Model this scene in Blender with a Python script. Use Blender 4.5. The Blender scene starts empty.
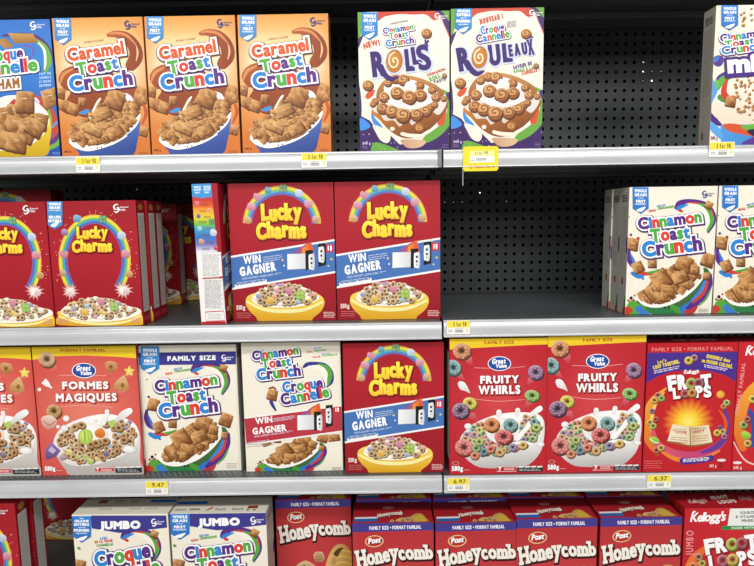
# Supermarket cereal shelf, built object by object.  Units: metres; X right, Y into the shelf, Z up.
import bpy, bmesh, math, random
import numpy as np
from mathutils import Matrix, Vector
from mathutils.geometry import tessellate_polygon, delaunay_2d_cdt

scene = bpy.context.scene
COL = scene.collection
PI = math.pi
CZ = 1.45                 # height of the photographer's lens above the floor
EPS = 0.5e-5              # thickness of one layer of printing ink

# ------------------------------------------------------------------ colour
def hx(c):
    if isinstance(c, str):
        c = c.lstrip('#')
        return tuple(int(c[i:i + 2], 16) / 255 for i in (0, 2, 4))
    return tuple(c)
def lin(c):
    return tuple(x / 12.92 if x <= .04045 else ((x + .055) / 1.055) ** 2.4 for x in c)
def mix(a, b, t):
    a, b = hx(a), hx(b)
    t = max(0., min(1., t))
    return tuple(x + (y - x) * t for x, y in zip(a, b))
def dark(c, k): return mix(c, '000000', k)
def light(c, k): return mix(c, 'ffffff', k)

# ------------------------------------------------------------------ materials (all procedural)
def material(name, base=(.5, .5, .5), rough=.5, metal=0., spec=.5):
    m = bpy.data.materials.new(name)
    m.use_nodes = True
    b = m.node_tree.nodes['Principled BSDF']
    b.inputs['Base Color'].default_value = (*lin(hx(base)), 1)
    b.inputs['Roughness'].default_value = rough
    b.inputs['Metallic'].default_value = metal
    b.inputs['Specular IOR Level'].default_value = spec
    return m
def link_noise(m, scale, amount, c0, c1, stretch=(1, 1, 1)):
    nt = m.node_tree; N = nt.nodes; L = nt.links
    tc = N.new('ShaderNodeTexCoord'); mp = N.new('ShaderNodeMapping')
    mp.inputs['Scale'].default_value = stretch
    nz = N.new('ShaderNodeTexNoise'); nz.inputs['Scale'].default_value = scale; nz.inputs['Detail'].default_value = 5
    rp = N.new('ShaderNodeValToRGB')
    rp.color_ramp.elements[0].position = .5 - amount; rp.color_ramp.elements[1].position = .5 + amount
    rp.color_ramp.elements[0].color = (*lin(hx(c0)), 1); rp.color_ramp.elements[1].color = (*lin(hx(c1)), 1)
    L.new(tc.outputs['Object'], mp.inputs['Vector']); L.new(mp.outputs[0], nz.inputs['Vector'])
    L.new(nz.outputs['Fac'], rp.inputs['Fac'])
    L.new(rp.outputs['Color'], N['Principled BSDF'].inputs['Base Color'])
    return m

def ink_material(name, rough, spec):
    m = material(name, rough=rough, spec=spec)
    at = m.node_tree.nodes.new('ShaderNodeAttribute'); at.attribute_name = 'Col'
    m.node_tree.links.new(at.outputs['Color'], m.node_tree.nodes['Principled BSDF'].inputs['Base Color'])
    return m
INK = ink_material('printed_card', .45, .3)
TAGINK = ink_material('printed_label', .5, .3)

# ------------------------------------------------------------------ object helpers
def empty(name, loc=(0, 0, 0), rz=0):
    o = bpy.data.objects.new(name, None); COL.objects.link(o)
    o.location = loc; o.rotation_euler = (0, 0, rz); o.empty_display_size = .05
    return o
def tag(o, label=None, cat=None, group=None, kind=None):
    for k, v in (('label', label), ('category', cat), ('group', group), ('kind', kind)):
        if v: o[k] = v
    return o
def mesh_obj(name, verts, faces, mat, parent=None, cols=None, smooth=False):
    me = bpy.data.meshes.new(name)
    me.from_pydata(verts, [], faces)
    if cols is not None:
        a = me.color_attributes.new('Col', 'FLOAT_COLOR', 'POINT')
        buf = np.ones((len(verts), 4), dtype=np.float32)
        buf[:, :3] = np.array([lin(c) for c in cols], dtype=np.float32)
        a.data.foreach_set('color', buf.ravel())
    me.materials.append(mat)
    if smooth:
        me.polygons.foreach_set('use_smooth', [True] * len(me.polygons))
    me.update()
    o = bpy.data.objects.new(name, me); COL.objects.link(o)
    if parent: o.parent = parent
    return o
def kids(o): return [c for c in COL.objects if c.parent is o]
def copy_tree(o):
    c = o.copy(); COL.objects.link(c)
    for k in ('label', 'group'):
        if k in c.keys(): del c[k]
    for ch in kids(o):
        d = ch.copy(); COL.objects.link(d); d.parent = c
        for sub in kids(ch):
            e = sub.copy(); COL.objects.link(e); e.parent = d
    return c
def box_bm(bm, x0, x1, y0, y1, z0, z1):
    v = [bm.verts.new(p) for p in ((x0, y0, z0), (x1, y0, z0), (x1, y1, z0), (x0, y1, z0), (x0, y0, z1), (x1, y0, z1), (x1, y1, z1), (x0, y1, z1))]
    return [bm.faces.new([v[i] for i in f]) for f in ((0, 1, 5, 4), (1, 2, 6, 5), (2, 3, 7, 6), (3, 0, 4, 7), (4, 5, 6, 7), (3, 2, 1, 0))]
def bm_obj(name, bm, mat, parent=None, bevel=0, seg=2):
    if bevel:
        bmesh.ops.bevel(bm, geom=list(bm.edges), offset=bevel, segments=seg, affect='EDGES', profile=.5)
    bmesh.ops.recalc_face_normals(bm, faces=list(bm.faces))
    me = bpy.data.meshes.new(name); bm.to_mesh(me); bm.free()
    me.materials.append(mat)
    o = bpy.data.objects.new(name, me); COL.objects.link(o)
    if parent: o.parent = parent
    return o

# ------------------------------------------------------------------ lettering
_gl = {}
SLAB = {'H': ((.07, 0), (-.07, 0), (.07, 1), (-.07, 1)), 'n': ((.07, 0), (-.07, 0)), 'm': ((.07, 0), (.5, 0), (-.07, 0)), 'y': ((.04, .75), (-.04, .75)), 'b': ((.0, 1),)}
def glyph(ch):
    """Outline of one letter, cap height 1, left edge at 0: (points, triangles, loops, width)."""
    if ch in _gl: return _gl[ch]
    cu = bpy.data.curves.new('glyph', 'FONT'); cu.body = ch; cu.resolution_u = 4
    ob = bpy.data.objects.new('glyph', cu); COL.objects.link(ob)
    bpy.context.view_layer.update()
    ev = ob.evaluated_get(bpy.context.evaluated_depsgraph_get()); me = ev.to_mesh()
    k = 1 / .682
    pts = [(v.co.x * k, v.co.y * k) for v in me.vertices]
    polys = [tuple(p.vertices) for p in me.polygons]
    cnt = {}
    for p in polys:
        for i in range(len(p)):
            a, b = p[i], p[(i + 1) % len(p)]
            cnt.setdefault((min(a, b), max(a, b)), []).append((a, b))
    nxt = {}
    for e in cnt.values():
        if len(e) == 1: nxt[e[0][0]] = e[0][1]
    loops = []
    while nxt:
        s = next(iter(nxt)); lp = [s]; c = nxt.pop(s)
        while c != s and c in nxt:
            lp.append(c); c = nxt.pop(c)
        loops.append(lp)
    ev.to_mesh_clear(); bpy.data.objects.remove(ob); bpy.data.curves.remove(cu)
    if pts:
        if ch == 'i': pts = [(x, y - .13 if .6 < y < .84 else y) for x, y in pts]      # keep the dot clear of a thickened stem
        x0 = min(p[0] for p in pts); w = max(p[0] for p in pts) - x0
        pts = [(x - x0, y) for x, y in pts]
    else:
        w = .28
    _gl[ch] = (pts, polys, loops, w)
    return _gl[ch]

def catmull(pts, closed=False, n=6):
    if len(pts) < 3 and not closed: return [tuple(p) for p in pts]
    P = [np.array(p, float) for p in pts]; out = []; m = len(P)
    rng = range(m if closed else m - 1)
    for i in rng:
        if closed: a, b, c, d = P[i - 1], P[i], P[(i + 1) % m], P[(i + 2) % m]
        else: a, b, c, d = P[max(i - 1, 0)], P[i], P[i + 1], P[min(i + 2, m - 1)]
        for j in range(n):
            t = j / n
            out.append(tuple(.5 * ((2 * b) + (c - a) * t + (2 * a - 5 * b + 4 * c - d) * t * t + (3 * b - a - 3 * c + d) * t ** 3)))
    if not closed: out.append(tuple(P[-1]))
    return out

def homography(src, dst):
    A = []
    for (x, y), (u, v) in zip(src, dst):
        A.append([x, y, 1, 0, 0, 0, -u * x, -u * y, -u]); A.append([0, 0, 0, x, y, 1, -v * x, -v * y, -v])
    return np.linalg.svd(np.array(A, float))[2][-1].reshape(3, 3)

def union(pts, faces):
    """Merge overlapping flat faces into one sheet of triangles that never lie on top of each other."""
    F = []
    for f in faces:
        for k in range(1, len(f) - 1):
            a, b, c = f[0], f[k], f[k + 1]
            ar = (pts[b][0] - pts[a][0]) * (pts[c][1] - pts[a][1]) - (pts[c][0] - pts[a][0]) * (pts[b][1] - pts[a][1])
            if abs(ar) > 1e-7: F.append([a, b, c] if ar > 0 else [a, c, b])
    r = delaunay_2d_cdt([Vector(p) for p in pts], [], F, 0, 1e-5)
    Q = np.array([tuple(v) for v in r[0]]); T = [tuple(f) for f in r[2] if len(f) == 3]
    if not T: return [tuple(v) for v in r[0]], []
    P = np.array(pts)[np.array(F)]; cen = Q[np.array(T)].mean(1)[:, None, :]
    def side(a, b): return (b[:, 0] - a[:, 0]) * (cen[..., 1] - a[:, 1]) - (b[:, 1] - a[:, 1]) * (cen[..., 0] - a[:, 0])
    ok = ((side(P[:, 0], P[:, 1]) > -1e-7) & (side(P[:, 1], P[:, 2]) > -1e-7) & (side(P[:, 2], P[:, 0]) > -1e-7)).any(1)
    return [tuple(v) for v in Q], [t for t, k in zip(T, ok) if k]

# ------------------------------------------------------------------ flat printed artwork on one face of a carton
class Art:
    """Draws ink shapes on a w x h metre face.  `corners` are the face's TL, TR, BR, BL in drawing units (y down)."""
    def __init__(s, w, h, corners, place):
        s.w, s.h, s.place = w, h, place
        s.Hm = homography(corners, [(0, h), (w, h), (w, 0), (0, 0)])
        s.corners = corners; s.parts = {}; s.layer = 1; s.xf = None; s.on('front_panel')
    def on(s, name):
        s.cur = s.parts.setdefault(name, ([], [], [])); return s
    def use(s, xf=None): s.xf = xf                       # xf = (sx, sy, tx, ty)
    def face(s, x, y):
        q = s.Hm @ np.array([x, y, 1.0])
        return min(max(q[0] / q[2], 0.0004), s.w - .0004), min(max(q[1] / q[2], .0004), s.h - .0004)
    def put(s, pts, faces, cols, up=True):
        if up: s.layer += 1
        V, F, Cc = s.cur; b = len(V)
        for i, (x, y) in enumerate(pts):
            if s.xf: x, y = x * s.xf[0] + s.xf[2], y * s.xf[1] + s.xf[3]
            u, v = s.face(x, y)
            V.append(s.place(u, v, s.layer * EPS))
            c = cols(x, y) if callable(cols) else (cols[i] if isinstance(cols, list) else cols)
            Cc.append(hx(c))
        F.extend(tuple(b + i for i in f) for f in faces)
    # --- shapes
    def poly(s, pts, col, up=True):
        tri = tessellate_polygon([[Vector((x, y, 0)) for x, y in pts]])
        s.put(pts, tri, col, up)
    def blob(s, pts, col, up=True, n=6):
        s.poly(catmull(pts, True, n), col, up)
    def grid(s, col, nx=10, ny=14, box=None):
        """Whole face (or box) as a fine grid so a colour function can vary over it."""
        (ax, ay), (bx, by), (cx, cy), (dx, dy) = box or s.corners
        P = []; F = []
        for j in range(ny + 1):
            for i in range(nx + 1):
                a, b = i / nx, j / ny
                P.append(((ax * (1 - a) + bx * a) * (1 - b) + (dx * (1 - a) + cx * a) * b, (ay * (1 - a) + by * a) * (1 - b) + (dy * (1 - a) + cy * a) * b))
        for j in range(ny):
            for i in range(nx):
                k = j * (nx + 1) + i
                F.append((k, k + 1, k + nx + 2, k + nx + 1))
        s.put(P, F, col)
    def ell(s, cx, cy, rx, ry, c0, c1=None, rot=0, n=24, up=True, lx=-.35, ly=-.35, a0=0, a1=2 * PI):
        """Ellipse shading from c0 near (lx, ly) to c1 at the rim."""
        c1 = c1 or c0; P = [(cx + lx * rx, cy + ly * ry)]; K = [hx(c0)]; F = []
        co, si = math.cos(rot), math.sin(rot)
        for r, t in ((.55, .3), (1, 1)):
            for i in range(n):
                a = a0 + (a1 - a0) * i / n
                ex = rx * (r * math.cos(a) + (1 - r) * lx); ey = ry * (r * math.sin(a) + (1 - r) * ly)
                P.append((cx + ex * co - ey * si, cy + ex * si + ey * co)); K.append(mix(c0, c1, t))
        P[0] = (cx + lx * rx * co - ly * ry * si, cy + lx * rx * si + ly * ry * co)
        for i in range(n):
            j = (i + 1) % n
            F.append((0, 1 + i, 1 + j)); F.append((1 + i, 1 + n + i, 1 + n + j, 1 + j))
        s.put(P, F, K, up)
    def ring(s, cx, cy, rx, ry, col, rot=0, hole=.34, n=18, holecol=None, rng=None, shadow=True):
        """A loop of cereal: shaded torus seen at an angle."""
        co, si = math.cos(rot), math.sin(rot)
        if shadow: s.ell(cx + rx * .10, cy + ry * .16, rx * 1.04, ry * 1.04, dark(col, .55), n=n, rot=rot)
        P = []; K = []; F = []; rs = (1, .84, .62, hole)
        for k, r in enumerate(rs):
            for i in range(n):
                a = 2 * PI * i / n
                ex, ey = rx * r * math.cos(a), ry * r * math.sin(a) - (ry * .06 if k == 3 else 0)
                P.append((cx + ex * co - ey * si, cy + ex * si + ey * co))
                lit = -(math.cos(a) * .5 + math.sin(a) * .85) * (1, .6, -.2, -.9)[k]
                c = light(col, .38 * lit + (.14, .22, .2, 0)[k] * .8) if lit + .2 > 0 else dark(col, -.38 * lit)
                if k == 3: c = dark(c, .28)
                if rng: c = mix(c, dark(col, .3) if rng.random() < .5 else light(col, .35), rng.random() * .35)
                K.append(c)
        for k in range(3):
            for i in range(n):
                j = (i + 1) % n
                F.append((k * n + i, k * n + j, (k + 1) * n + j, (k + 1) * n + i))
        F.append(tuple(3 * n + i for i in range(n)))
        s.put(P, F, K)
        s.ell(cx + .02 * rx, cy - .02 * ry, rx * hole * .8, ry * hole * .72, holecol or dark(col, .6), n=10, rot=rot)
    def stroke(s, pts, w, col, closed=False, cap=True, sm=6, up=True):
        """Ribbon along a smoothed line; w is one half-width or one per point."""
        ws = list(w) if isinstance(w, (list, tuple)) else [w] * len(pts)
        q = [(p[0], p[1], ww) for p, ww in zip(pts, ws)]
        if sm and (len(q) > 2 or closed): q = catmull(q, closed, sm)
        m = len(q); P = []; F = []
        for i in range(m):
            a = q[i - 1] if (i or closed) else q[i]; b = q[(i + 1) % m] if (i < m - 1 or closed) else q[i]
            dx, dy = b[0] - a[0], b[1] - a[1]; l = math.hypot(dx, dy) or 1
            nx, ny = -dy / l * q[i][2], dx / l * q[i][2]
            P += [(q[i][0] + nx, q[i][1] + ny), (q[i][0] - nx, q[i][1] - ny)]
        for i in range(m if closed else m - 1):
            j = (i + 1) % m
            F.append((2 * i, 2 * i + 1, 2 * j + 1, 2 * j))
        if cap and not closed:
            for e in (0, m - 1):
                b = len(P); r = q[e][2]
                P += [(q[e][0] + r * math.cos(k * PI / 5), q[e][1] + r * math.sin(k * PI / 5)) for k in range(10)]
                F.append(tuple(range(b, b + 10)))
        P, F = union(P, F)
        s.put(P, F, col, up)
    def outline(s, pts, w, col, up=True): s.stroke(pts, w, col, closed=True, sm=0, up=up)
    def text(s, t, p0, p1, cap, col, wt=0., out=(), arc=0., shear=0., track=.13, cap1=None, jit=(), cols=None, widths=None, serif=0., lift=None, fit=True):
        """Lettering whose baseline runs p0 -> p1 and whose letters are squeezed to fill it.  wt thickens the strokes,
        out = [(extra half-width, colour, dx, dy), ...] draws outlines from the outside in."""
        wt *= .62
        dx, dy = p1[0] - p0[0], p1[1] - p0[1]; Ln = math.hypot(dx, dy); ca, sa = dx / Ln, dy / Ln
        cap1 = cap1 or cap
        g = [glyph(c) for c in t]; gap = track * cap + 2 * wt
        tot = sum(a[3] * cap for a in g); k = (Ln - gap * (len(g) - 1) - 2 * wt) / max(tot, 1e-6)
        k = max(k, .25)
        x = wt; L = []
        for i, (ch, a) in enumerate(zip(t, g)):
            wv = a[3] * cap * k
            if ch != ' ' and a[0]:
                pts = []
                for px, py in a[0]:
                    X = x + px * cap * k; f = X / Ln
                    hcap = cap + (cap1 - cap) * f
                    Y = py * (hcap - 2 * wt) + wt
                    if jit: Y += jit[i % len(jit)]
                    Y += arc * 4 * f * (1 - f)
                    if lift: Y += lift(f)
                    X += shear * Y
                    pts.append((p0[0] + X * ca + Y * sa, p0[1] + X * sa - Y * ca))
                if serif and ch in SLAB:
                    extra = []
                    for sx_, sy_ in SLAB[ch]:
                        xc = (a[3] / 2 if sx_ == .5 else sx_ if sx_ > -.001 else a[3] + sx_)
                        hw = serif * (1 if sy_ in (0, 1) or ch == 'y' else .8)
                        Yb = -.03 if sy_ == 0 else sy_ - .05
                        for px, py in ((xc - hw, Yb), (xc + hw, Yb), (xc + hw, Yb + .09), (xc - hw, Yb + .09)):
                            X = x + px * cap * k; f = X / Ln; Y = py * (cap + (cap1 - cap) * f - 2 * wt) + wt + arc * 4 * f * (1 - f) + (lift(f) if lift else 0)
                            extra.append((p0[0] + X * ca + Y * sa, p0[1] + X * sa - Y * ca))
                    b0 = len(pts); pts = pts + extra
                    polys_ = list(a[1]) + [tuple(range(b0 + q, b0 + q + 4)) for q in range(0, len(extra), 4)]
                    loops_ = list(a[2]) + [list(range(b0 + q, b0 + q + 4)) for q in range(0, len(extra), 4)]
                    L.append((pts, polys_, loops_, cols[i % len(cols)] if cols else col))
                else:
                    L.append((pts, a[1], a[2], cols[i % len(cols)] if cols else col))
            x += wv + gap
        def lay(w, colour, ox, oy):
            s.layer += 2
            for n_, (pts, polys, loops, c) in enumerate(L):
                V = [(a + ox, b + oy) for a, b in pts]; F = [tuple(p) for p in polys]
                if w > 0:
                    for lp in loops:
                        P = [V[i] for i in lp]; m = len(P); b0 = len(V)
                        for i in range(m):
                            a, b, c2 = P[i - 1], P[i], P[(i + 1) % m]
                            d1 = np.array((b[0] - a[0], b[1] - a[1])); d2 = np.array((c2[0] - b[0], c2[1] - b[1]))
                            d1 = d1 / (np.linalg.norm(d1) or 1); d2 = d2 / (np.linalg.norm(d2) or 1)
                            n = np.array((-d1[1] - d2[1], d1[0] + d2[0])); nl = np.linalg.norm(n)
                            n = n / nl if nl > 1e-6 else np.array((-d1[1], d1[0]))
                            mt = w / max(.72, float(n @ np.array((-d1[1], d1[0]))))
                            V += [(b[0] + n[0] * mt, b[1] + n[1] * mt), (b[0] - n[0] * mt, b[1] - n[1] * mt)]
                        for i in range(m):
                            j = (i + 1) % m; F.append((b0 + 2 * i, b0 + 2 * i + 1, b0 + 2 * j + 1, b0 + 2 * j))
                    V, F = union(V, F)
                s.layer -= n_ % 2
                s.put(V, F, colour or c, False)
                s.layer += n_ % 2
        for o in out:
            lay(wt + o[0], o[1], o[2] if len(o) > 2 else 0, o[3] if len(o) > 3 else 0)
        lay(wt, None, 0, 0)
    def lines(s, x0, y0, x1, y1, n, col, w=.8, seed=0, slope=0., breaks=3):
        """Fine print too small to read: thin broken rules."""
        r = random.Random(seed); s.layer += 1
        for i in range(n):
            y = y0 + (y1 - y0) * (i + .5) / n; x = x0; end = x1 - (x1 - x0) * r.random() * .15
            while x < end:
                l = (x1 - x0) * (.1 + .35 * r.random()) / (breaks / 3)
                e = min(x + l, end)
                s.put([(x, y - w + slope * (x - x0)), (e, y - w + slope * (e - x0)), (e, y + w + slope * (e - x0)), (x, y + w + slope * (x - x0))], [(0, 1, 2, 3)], col, False)
                x = e + (x1 - x0) * .035
    def build(s, parent, mat=None):
        """The first sheet becomes a part of `parent`; everything printed over it becomes that part's sub-part,
        and prints that lie well apart from each other become one sub-part each."""
        first = None
        for n, (V, F, Cc) in s.parts.items():
            if not V: continue
            if first is None:
                first = mesh_obj(n, V, F, mat or INK, parent, Cc); continue
            for V2, F2, C2 in apart(V, F, Cc): mesh_obj(n, V2, F2, mat or INK, first, C2)
        return first

def apart(V, F, Cc):
    """Split one sheet of ink into clusters that stand more than about 2 cm apart."""
    par = list(range(len(V)))
    def find(a):
        while par[a] != a: par[a] = par[par[a]]; a = par[a]
        return a
    for f in F:
        r = find(f[0])
        for b in f[1:]: par[find(b)] = r
    used = sorted({v for f in F for v in f}); roots = sorted({find(v) for v in used}); idx = {r: i for i, r in enumerate(roots)}
    isl = np.array([idx[find(v)] for v in used]); P = np.array([V[v] for v in used], float); k = len(roots)
    lo = np.full((k, 3), 1e9); hi = np.full((k, 3), -1e9); np.minimum.at(lo, isl, P); np.maximum.at(hi, isl, P)
    size = (hi - lo).max(1); gap = np.maximum(0, np.maximum(lo[:, None] - hi[None], lo[None] - hi[:, None]))
    near = np.sqrt((gap ** 2).sum(2)) <= np.maximum(.019, .48 * np.maximum(size[:, None], size[None]))
    lab = -np.ones(k, int); c = 0
    for i in range(k):
        if lab[i] >= 0: continue
        st = [i]; lab[i] = c
        while st:
            a = st.pop()
            for b in np.nonzero(near[a] & (lab < 0))[0]: lab[b] = c; st.append(b)
        c += 1
    if c == 1: return [(V, F, Cc)]
    cl = {v: lab[isl[i]] for i, v in enumerate(used)}; out = []
    for q in range(c):
        fs = [f for f in F if cl[f[0]] == q]; vs = sorted({v for f in fs for v in f}); m = {v: i for i, v in enumerate(vs)}
        out.append(([V[v] for v in vs], [tuple(m[v] for v in f) for f in fs], [Cc[v] for v in vs]))
    return out

# ------------------------------------------------------------------ motifs shared by several cartons
def badge(A, x0, y0, x1, y1, tip, words, col='4b97dc', name='grain_badge', slope=0):
    A.on(name); c = (x0 + x1) / 2; w = x1 - x0
    A.poly([(x0, y0), (x1, y0 + slope), (x1, y1 + slope), (c, tip), (x0, y1)], lambda x, y: mix(col, dark(col, .12), (y - y0) / (tip - y0)))
    h = y1 - y0
    for i, (t, a, b, cap) in enumerate(words):
        A.text(t, (c - w * b, y0 + h * a + slope * .3), (c + w * b, y0 + h * a + slope * .6), cap * h, 'ffffff', wt=.018 * h if cap > .1 else .004 * h, track=.08)
    A.blob([(c - w * .28, tip - h * .16), (c - w * .1, tip - h * .25), (c + w * .3, tip - h * .34), (c + w * .12, tip - h * .15), (c - w * .08, tip - h * .1)], 'ffffff')
    A.on('front_panel')
WG_EN = [('WHOLE', .24, .38, .15), ('GRAIN', .43, .38, .15), ('is our', .53, .16, .06), ('FIRST', .73, .3, .14), ('INGREDIENT', .83, .34, .07)]
WG_FR = [('les', .13, .1, .07), ('GRAINS', .30, .38, .13), ('ENTIERS', .47, .4, .13), ('sont le', .57, .18, .06), ('PREMIER', .75, .42, .13), ('ingrédient', .85, .3, .06)]
WG_BI = [('WHOLE', .17, .38, .12), ('GRAIN', .32, .36, .12), ('is our first ingredient', .40, .4, .05), ('GRAINS', .72, .4, .12), ('ENTIERS', .88, .42, .12)]

def maker(A, x, y, k, col, col2=None):
    """Cursive capital G emblem with the maker's two small words."""
    A.on('maker_emblem')
    A.stroke([(x + 6 * k, y - 15 * k), (x, y - 17 * k), (x - 7 * k, y - 13 * k), (x - 10 * k, y - 5 * k), (x - 6 * k, y + 2 * k), (x + 2 * k, y + 3 * k), (x + 8 * k, y - 1 * k)], [1.6 * k, 2 * k, 2.8 * k, 3.2 * k, 2.6 * k, 2 * k, 1.6 * k], col)
    A.stroke([(x + 2 * k, y - 4 * k), (x + 8 * k, y - 4 * k), (x + 10 * k, y + 3 * k), (x + 6 * k, y + 11 * k), (x - 2 * k, y + 15 * k), (x - 8 * k, y + 11 * k)], [1.4 * k, 2 * k, 2.8 * k, 2.8 * k, 2.4 * k, 1.6 * k], col)
    A.text('General', (x + 15 * k, y - 2 * k), (x + 46 * k, y - 3 * k), 7 * k, col2 or col, wt=.3 * k)
    A.text('Mills', (x + 15 * k, y + 9 * k), (x + 36 * k, y + 8 * k), 7 * k, col2 or col, wt=.3 * k)
    A.on('front_panel')

def toast(A, x, y, r, rot, rng, col='b9793f', fl=1.):
    """One cinnamon square: puffed toasted tile, mottled with cinnamon and sugar."""
    co, si = math.cos(rot), math.sin(rot)
    def q(a, b): return (x + (a * co - b * si * fl) * r, y + (a * si + b * co * fl) * r)
    col = mix(col, 'b8692a', .5); hi, lo = 'f2c88a', '47210a'
    A.poly([q(-.96, -.7), q(1.02, -.9), q(1.16, 1.0), q(1.06, 1.2), q(-.9, 1.22), q(-1.04, .9)], mix(col, lo, .75))
    n = 5; P = []; K = []
    for j in range(n + 1):
        for i in range(n + 1):
            a, b = -1 + 2 * i / n, -1 + 2 * j / n
            e = max(abs(a), abs(b))
            P.append(q(a * (1 + .05 * (1 - b * b)) + rng.uniform(-.06, .06), b * (1 + .05 * (1 - a * a)) + rng.uniform(-.06, .06)))
            c = mix(mix(col, hi, .55), mix(col, lo, .5), .45 + .3 * (a + b) + rng.uniform(-.32, .32))
            if e > .99: c = mix(c, hi, .2) if a + b < 0 else mix(c, lo, .35)
            K.append(c)
    F = [(j * (n + 1) + i, j * (n + 1) + i + 1, (j + 1) * (n + 1) + i + 1, (j + 1) * (n + 1) + i) for j in range(n) for i in range(n)]
    A.put(P, F, K)
    if r > 12:
        A.layer += 1
        for k in range(2):
            b = -.35 + .7 * k + rng.uniform(-.15, .15); t = rng.uniform(.03, .06)
            a0, a1 = sorted((rng.uniform(-.8, -.2), rng.uniform(.2, .8))); m = rng.uniform(-.12, .12)
            A.put([q(a0, b), q(0, b + m - t), q(a1, b + m), q(0, b + m + t)], [(0, 1, 2, 3)], mix(col, lo, .6) if k else mix(col, 'fdf0d8', .7), False)

def inside(pts, x, y):
    c = False; j = len(pts) - 1
    for i in range(len(pts)):
        if (pts[i][1] > y) != (pts[j][1] > y) and x < (pts[j][0] - pts[i][0]) * (y - pts[i][1]) / (pts[j][1] - pts[i][1]) + pts[i][0]: c = not c
        j = i
    return c
def scatter(poly, n, seed, dmin):
    """n points spread inside a polygon, back (top) rows first."""
    r = random.Random(seed); xs = [p[0] for p in poly]; ys = [p[1] for p in poly]; out = []
    for _ in range(n * 60):
        x, y = r.uniform(min(xs), max(xs)), r.uniform(min(ys), max(ys))
        if inside(poly, x, y) and all((x - a) ** 2 + (y - b) ** 2 > dmin * dmin for a, b in out):
            out.append((x, y))
            if len(out) >= n: break
    return sorted(out, key=lambda p: p[1])

CTC = dict(P='5b2c86', B='2f86d6', R='e0432f', G='4fae43')
def rainbow_word(A, t, code, p0, p1, cap, wt, out, **k):
    A.text(t, p0, p1, cap, 'ffffff', wt=wt, out=out, cols=[CTC[c] for c in code], **k)

def console_prize(A, x0, y0, sx, sy):
    """Picture of a hand-held game console in its white dock, 150 x 90 drawing units."""
    X = lambda a: x0 + a * sx
    Y = lambda b: y0 + b * sy
    A.on('prize_print')
    A.poly([(X(6), Y(40)), (X(30), Y(26)), (X(62), Y(4)), (X(88), Y(-8)), (X(100), Y(44))], lambda x, y: mix(mix('4a62c4', 'e8602e', (x - X(6)) / (80 * sx)), 'c03a8a', max(0, .5 - abs((x - X(40)) / (40 * sx)))))
    A.poly([(X(56), Y(16)), (X(86), Y(-4)), (X(86), Y(44)), (X(52), Y(44))], lambda x, y: mix('f4a22e', 'e0512e', (x - X(52)) / (34 * sx)))
    A.poly([(X(0), Y(37)), (X(70), Y(35)), (X(70), Y(88)), (X(0), Y(92))], lambda x, y: mix('f7f8f9', 'd3d7dc', (x - X(0)) / (70 * sx)))
    A.stroke([(X(0), Y(37)), (X(70), Y(35)), (X(70), Y(88)), (X(0), Y(92))], .8 * sx, 'b9bec6', closed=True, sm=0)
    for a, b, d in ((66, 24, 70), (113, 0, 82)):
        A.poly([(X(a), Y(b)), (X(a + 28), Y(b - 2)), (X(a + 28), Y(b + d - 8)), (X(a), Y(b + d))], '17181c')
    for a, b, d in ((78, 38, 52), (114, 12, 52)):
        w = 20
        A.blob([(X(a), Y(b + 4)), (X(a + 5), Y(b)), (X(a + w), Y(b)), (X(a + w), Y(b + d)), (X(a + 5), Y(b + d)), (X(a), Y(b + d - 4))], lambda x, y: mix('ffffff', 'cdd2d8', (x - X(a)) / (w * sx)), n=3)
        A.ell(X(a + 10), Y(b + 14), 4.2 * sx, 4.6 * sy, '2a2b30'); A.ell(X(a + 10), Y(b + 30), 4 * sx, 4.4 * sy, '3a3b40')
        A.ell(X(a + 10), Y(b + 42), 2 * sx, 2.2 * sy, '55575d')
    A.on('front_panel')

def prize_band(A, cTL, cTR, cBR, cBL, fill, win, gag, logo, dim, edge):
    """Slanted contest band with its two big words."""
    A.on('prize_banner')
    A.poly([(cTL[0], cTL[1] - edge), (cTR[0], cTR[1] - edge), (cBR[0], cBR[1] + edge), (cBL[0], cBL[1] + edge)], 'f6f6f4')
    A.poly([cTL, cTR, cBR, cBL], lambda x, y: mix(fill, light(fill, .12), math.sin(x * .05) * .5 + .5))
    A.on('prize_lettering')
    for t, (x0, y0, x1, y1, cap) in (('WIN', win), ('GAGNER', gag)):
        A.text(t, (x0, y0), (x1, y1), cap, 'ffffff', wt=cap * .1, track=.1, shear=.04)
    A.lines(*dim[0], 3, 'dfe6f2', w=.9, seed=3, slope=-.15)
    A.lines(*dim[1], 2, 'cfd9ea', w=.8, seed=4, slope=-.15)
    A.lines(*dim[2], 2, 'cfd9ea', w=.9, seed=5, slope=-.15)
    A.on('prize_emblem')
    lx, ly, lw, lh = logo
    A.poly([(lx, ly), (lx + lw, ly - .03 * lh), (lx + lw, ly + .97 * lh), (lx, ly + lh)], 'd4202c')
    A.stroke([(lx + lw * .3, ly + lh * .22), (lx + lw * .3, ly + lh * .72)], lw * .09, 'ffffff')
    A.stroke([(lx + lw * .66, ly + lh * .22), (lx + lw * .66, ly + lh * .72)], lw * .12, 'ffffff')
    A.on('front_panel')

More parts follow.
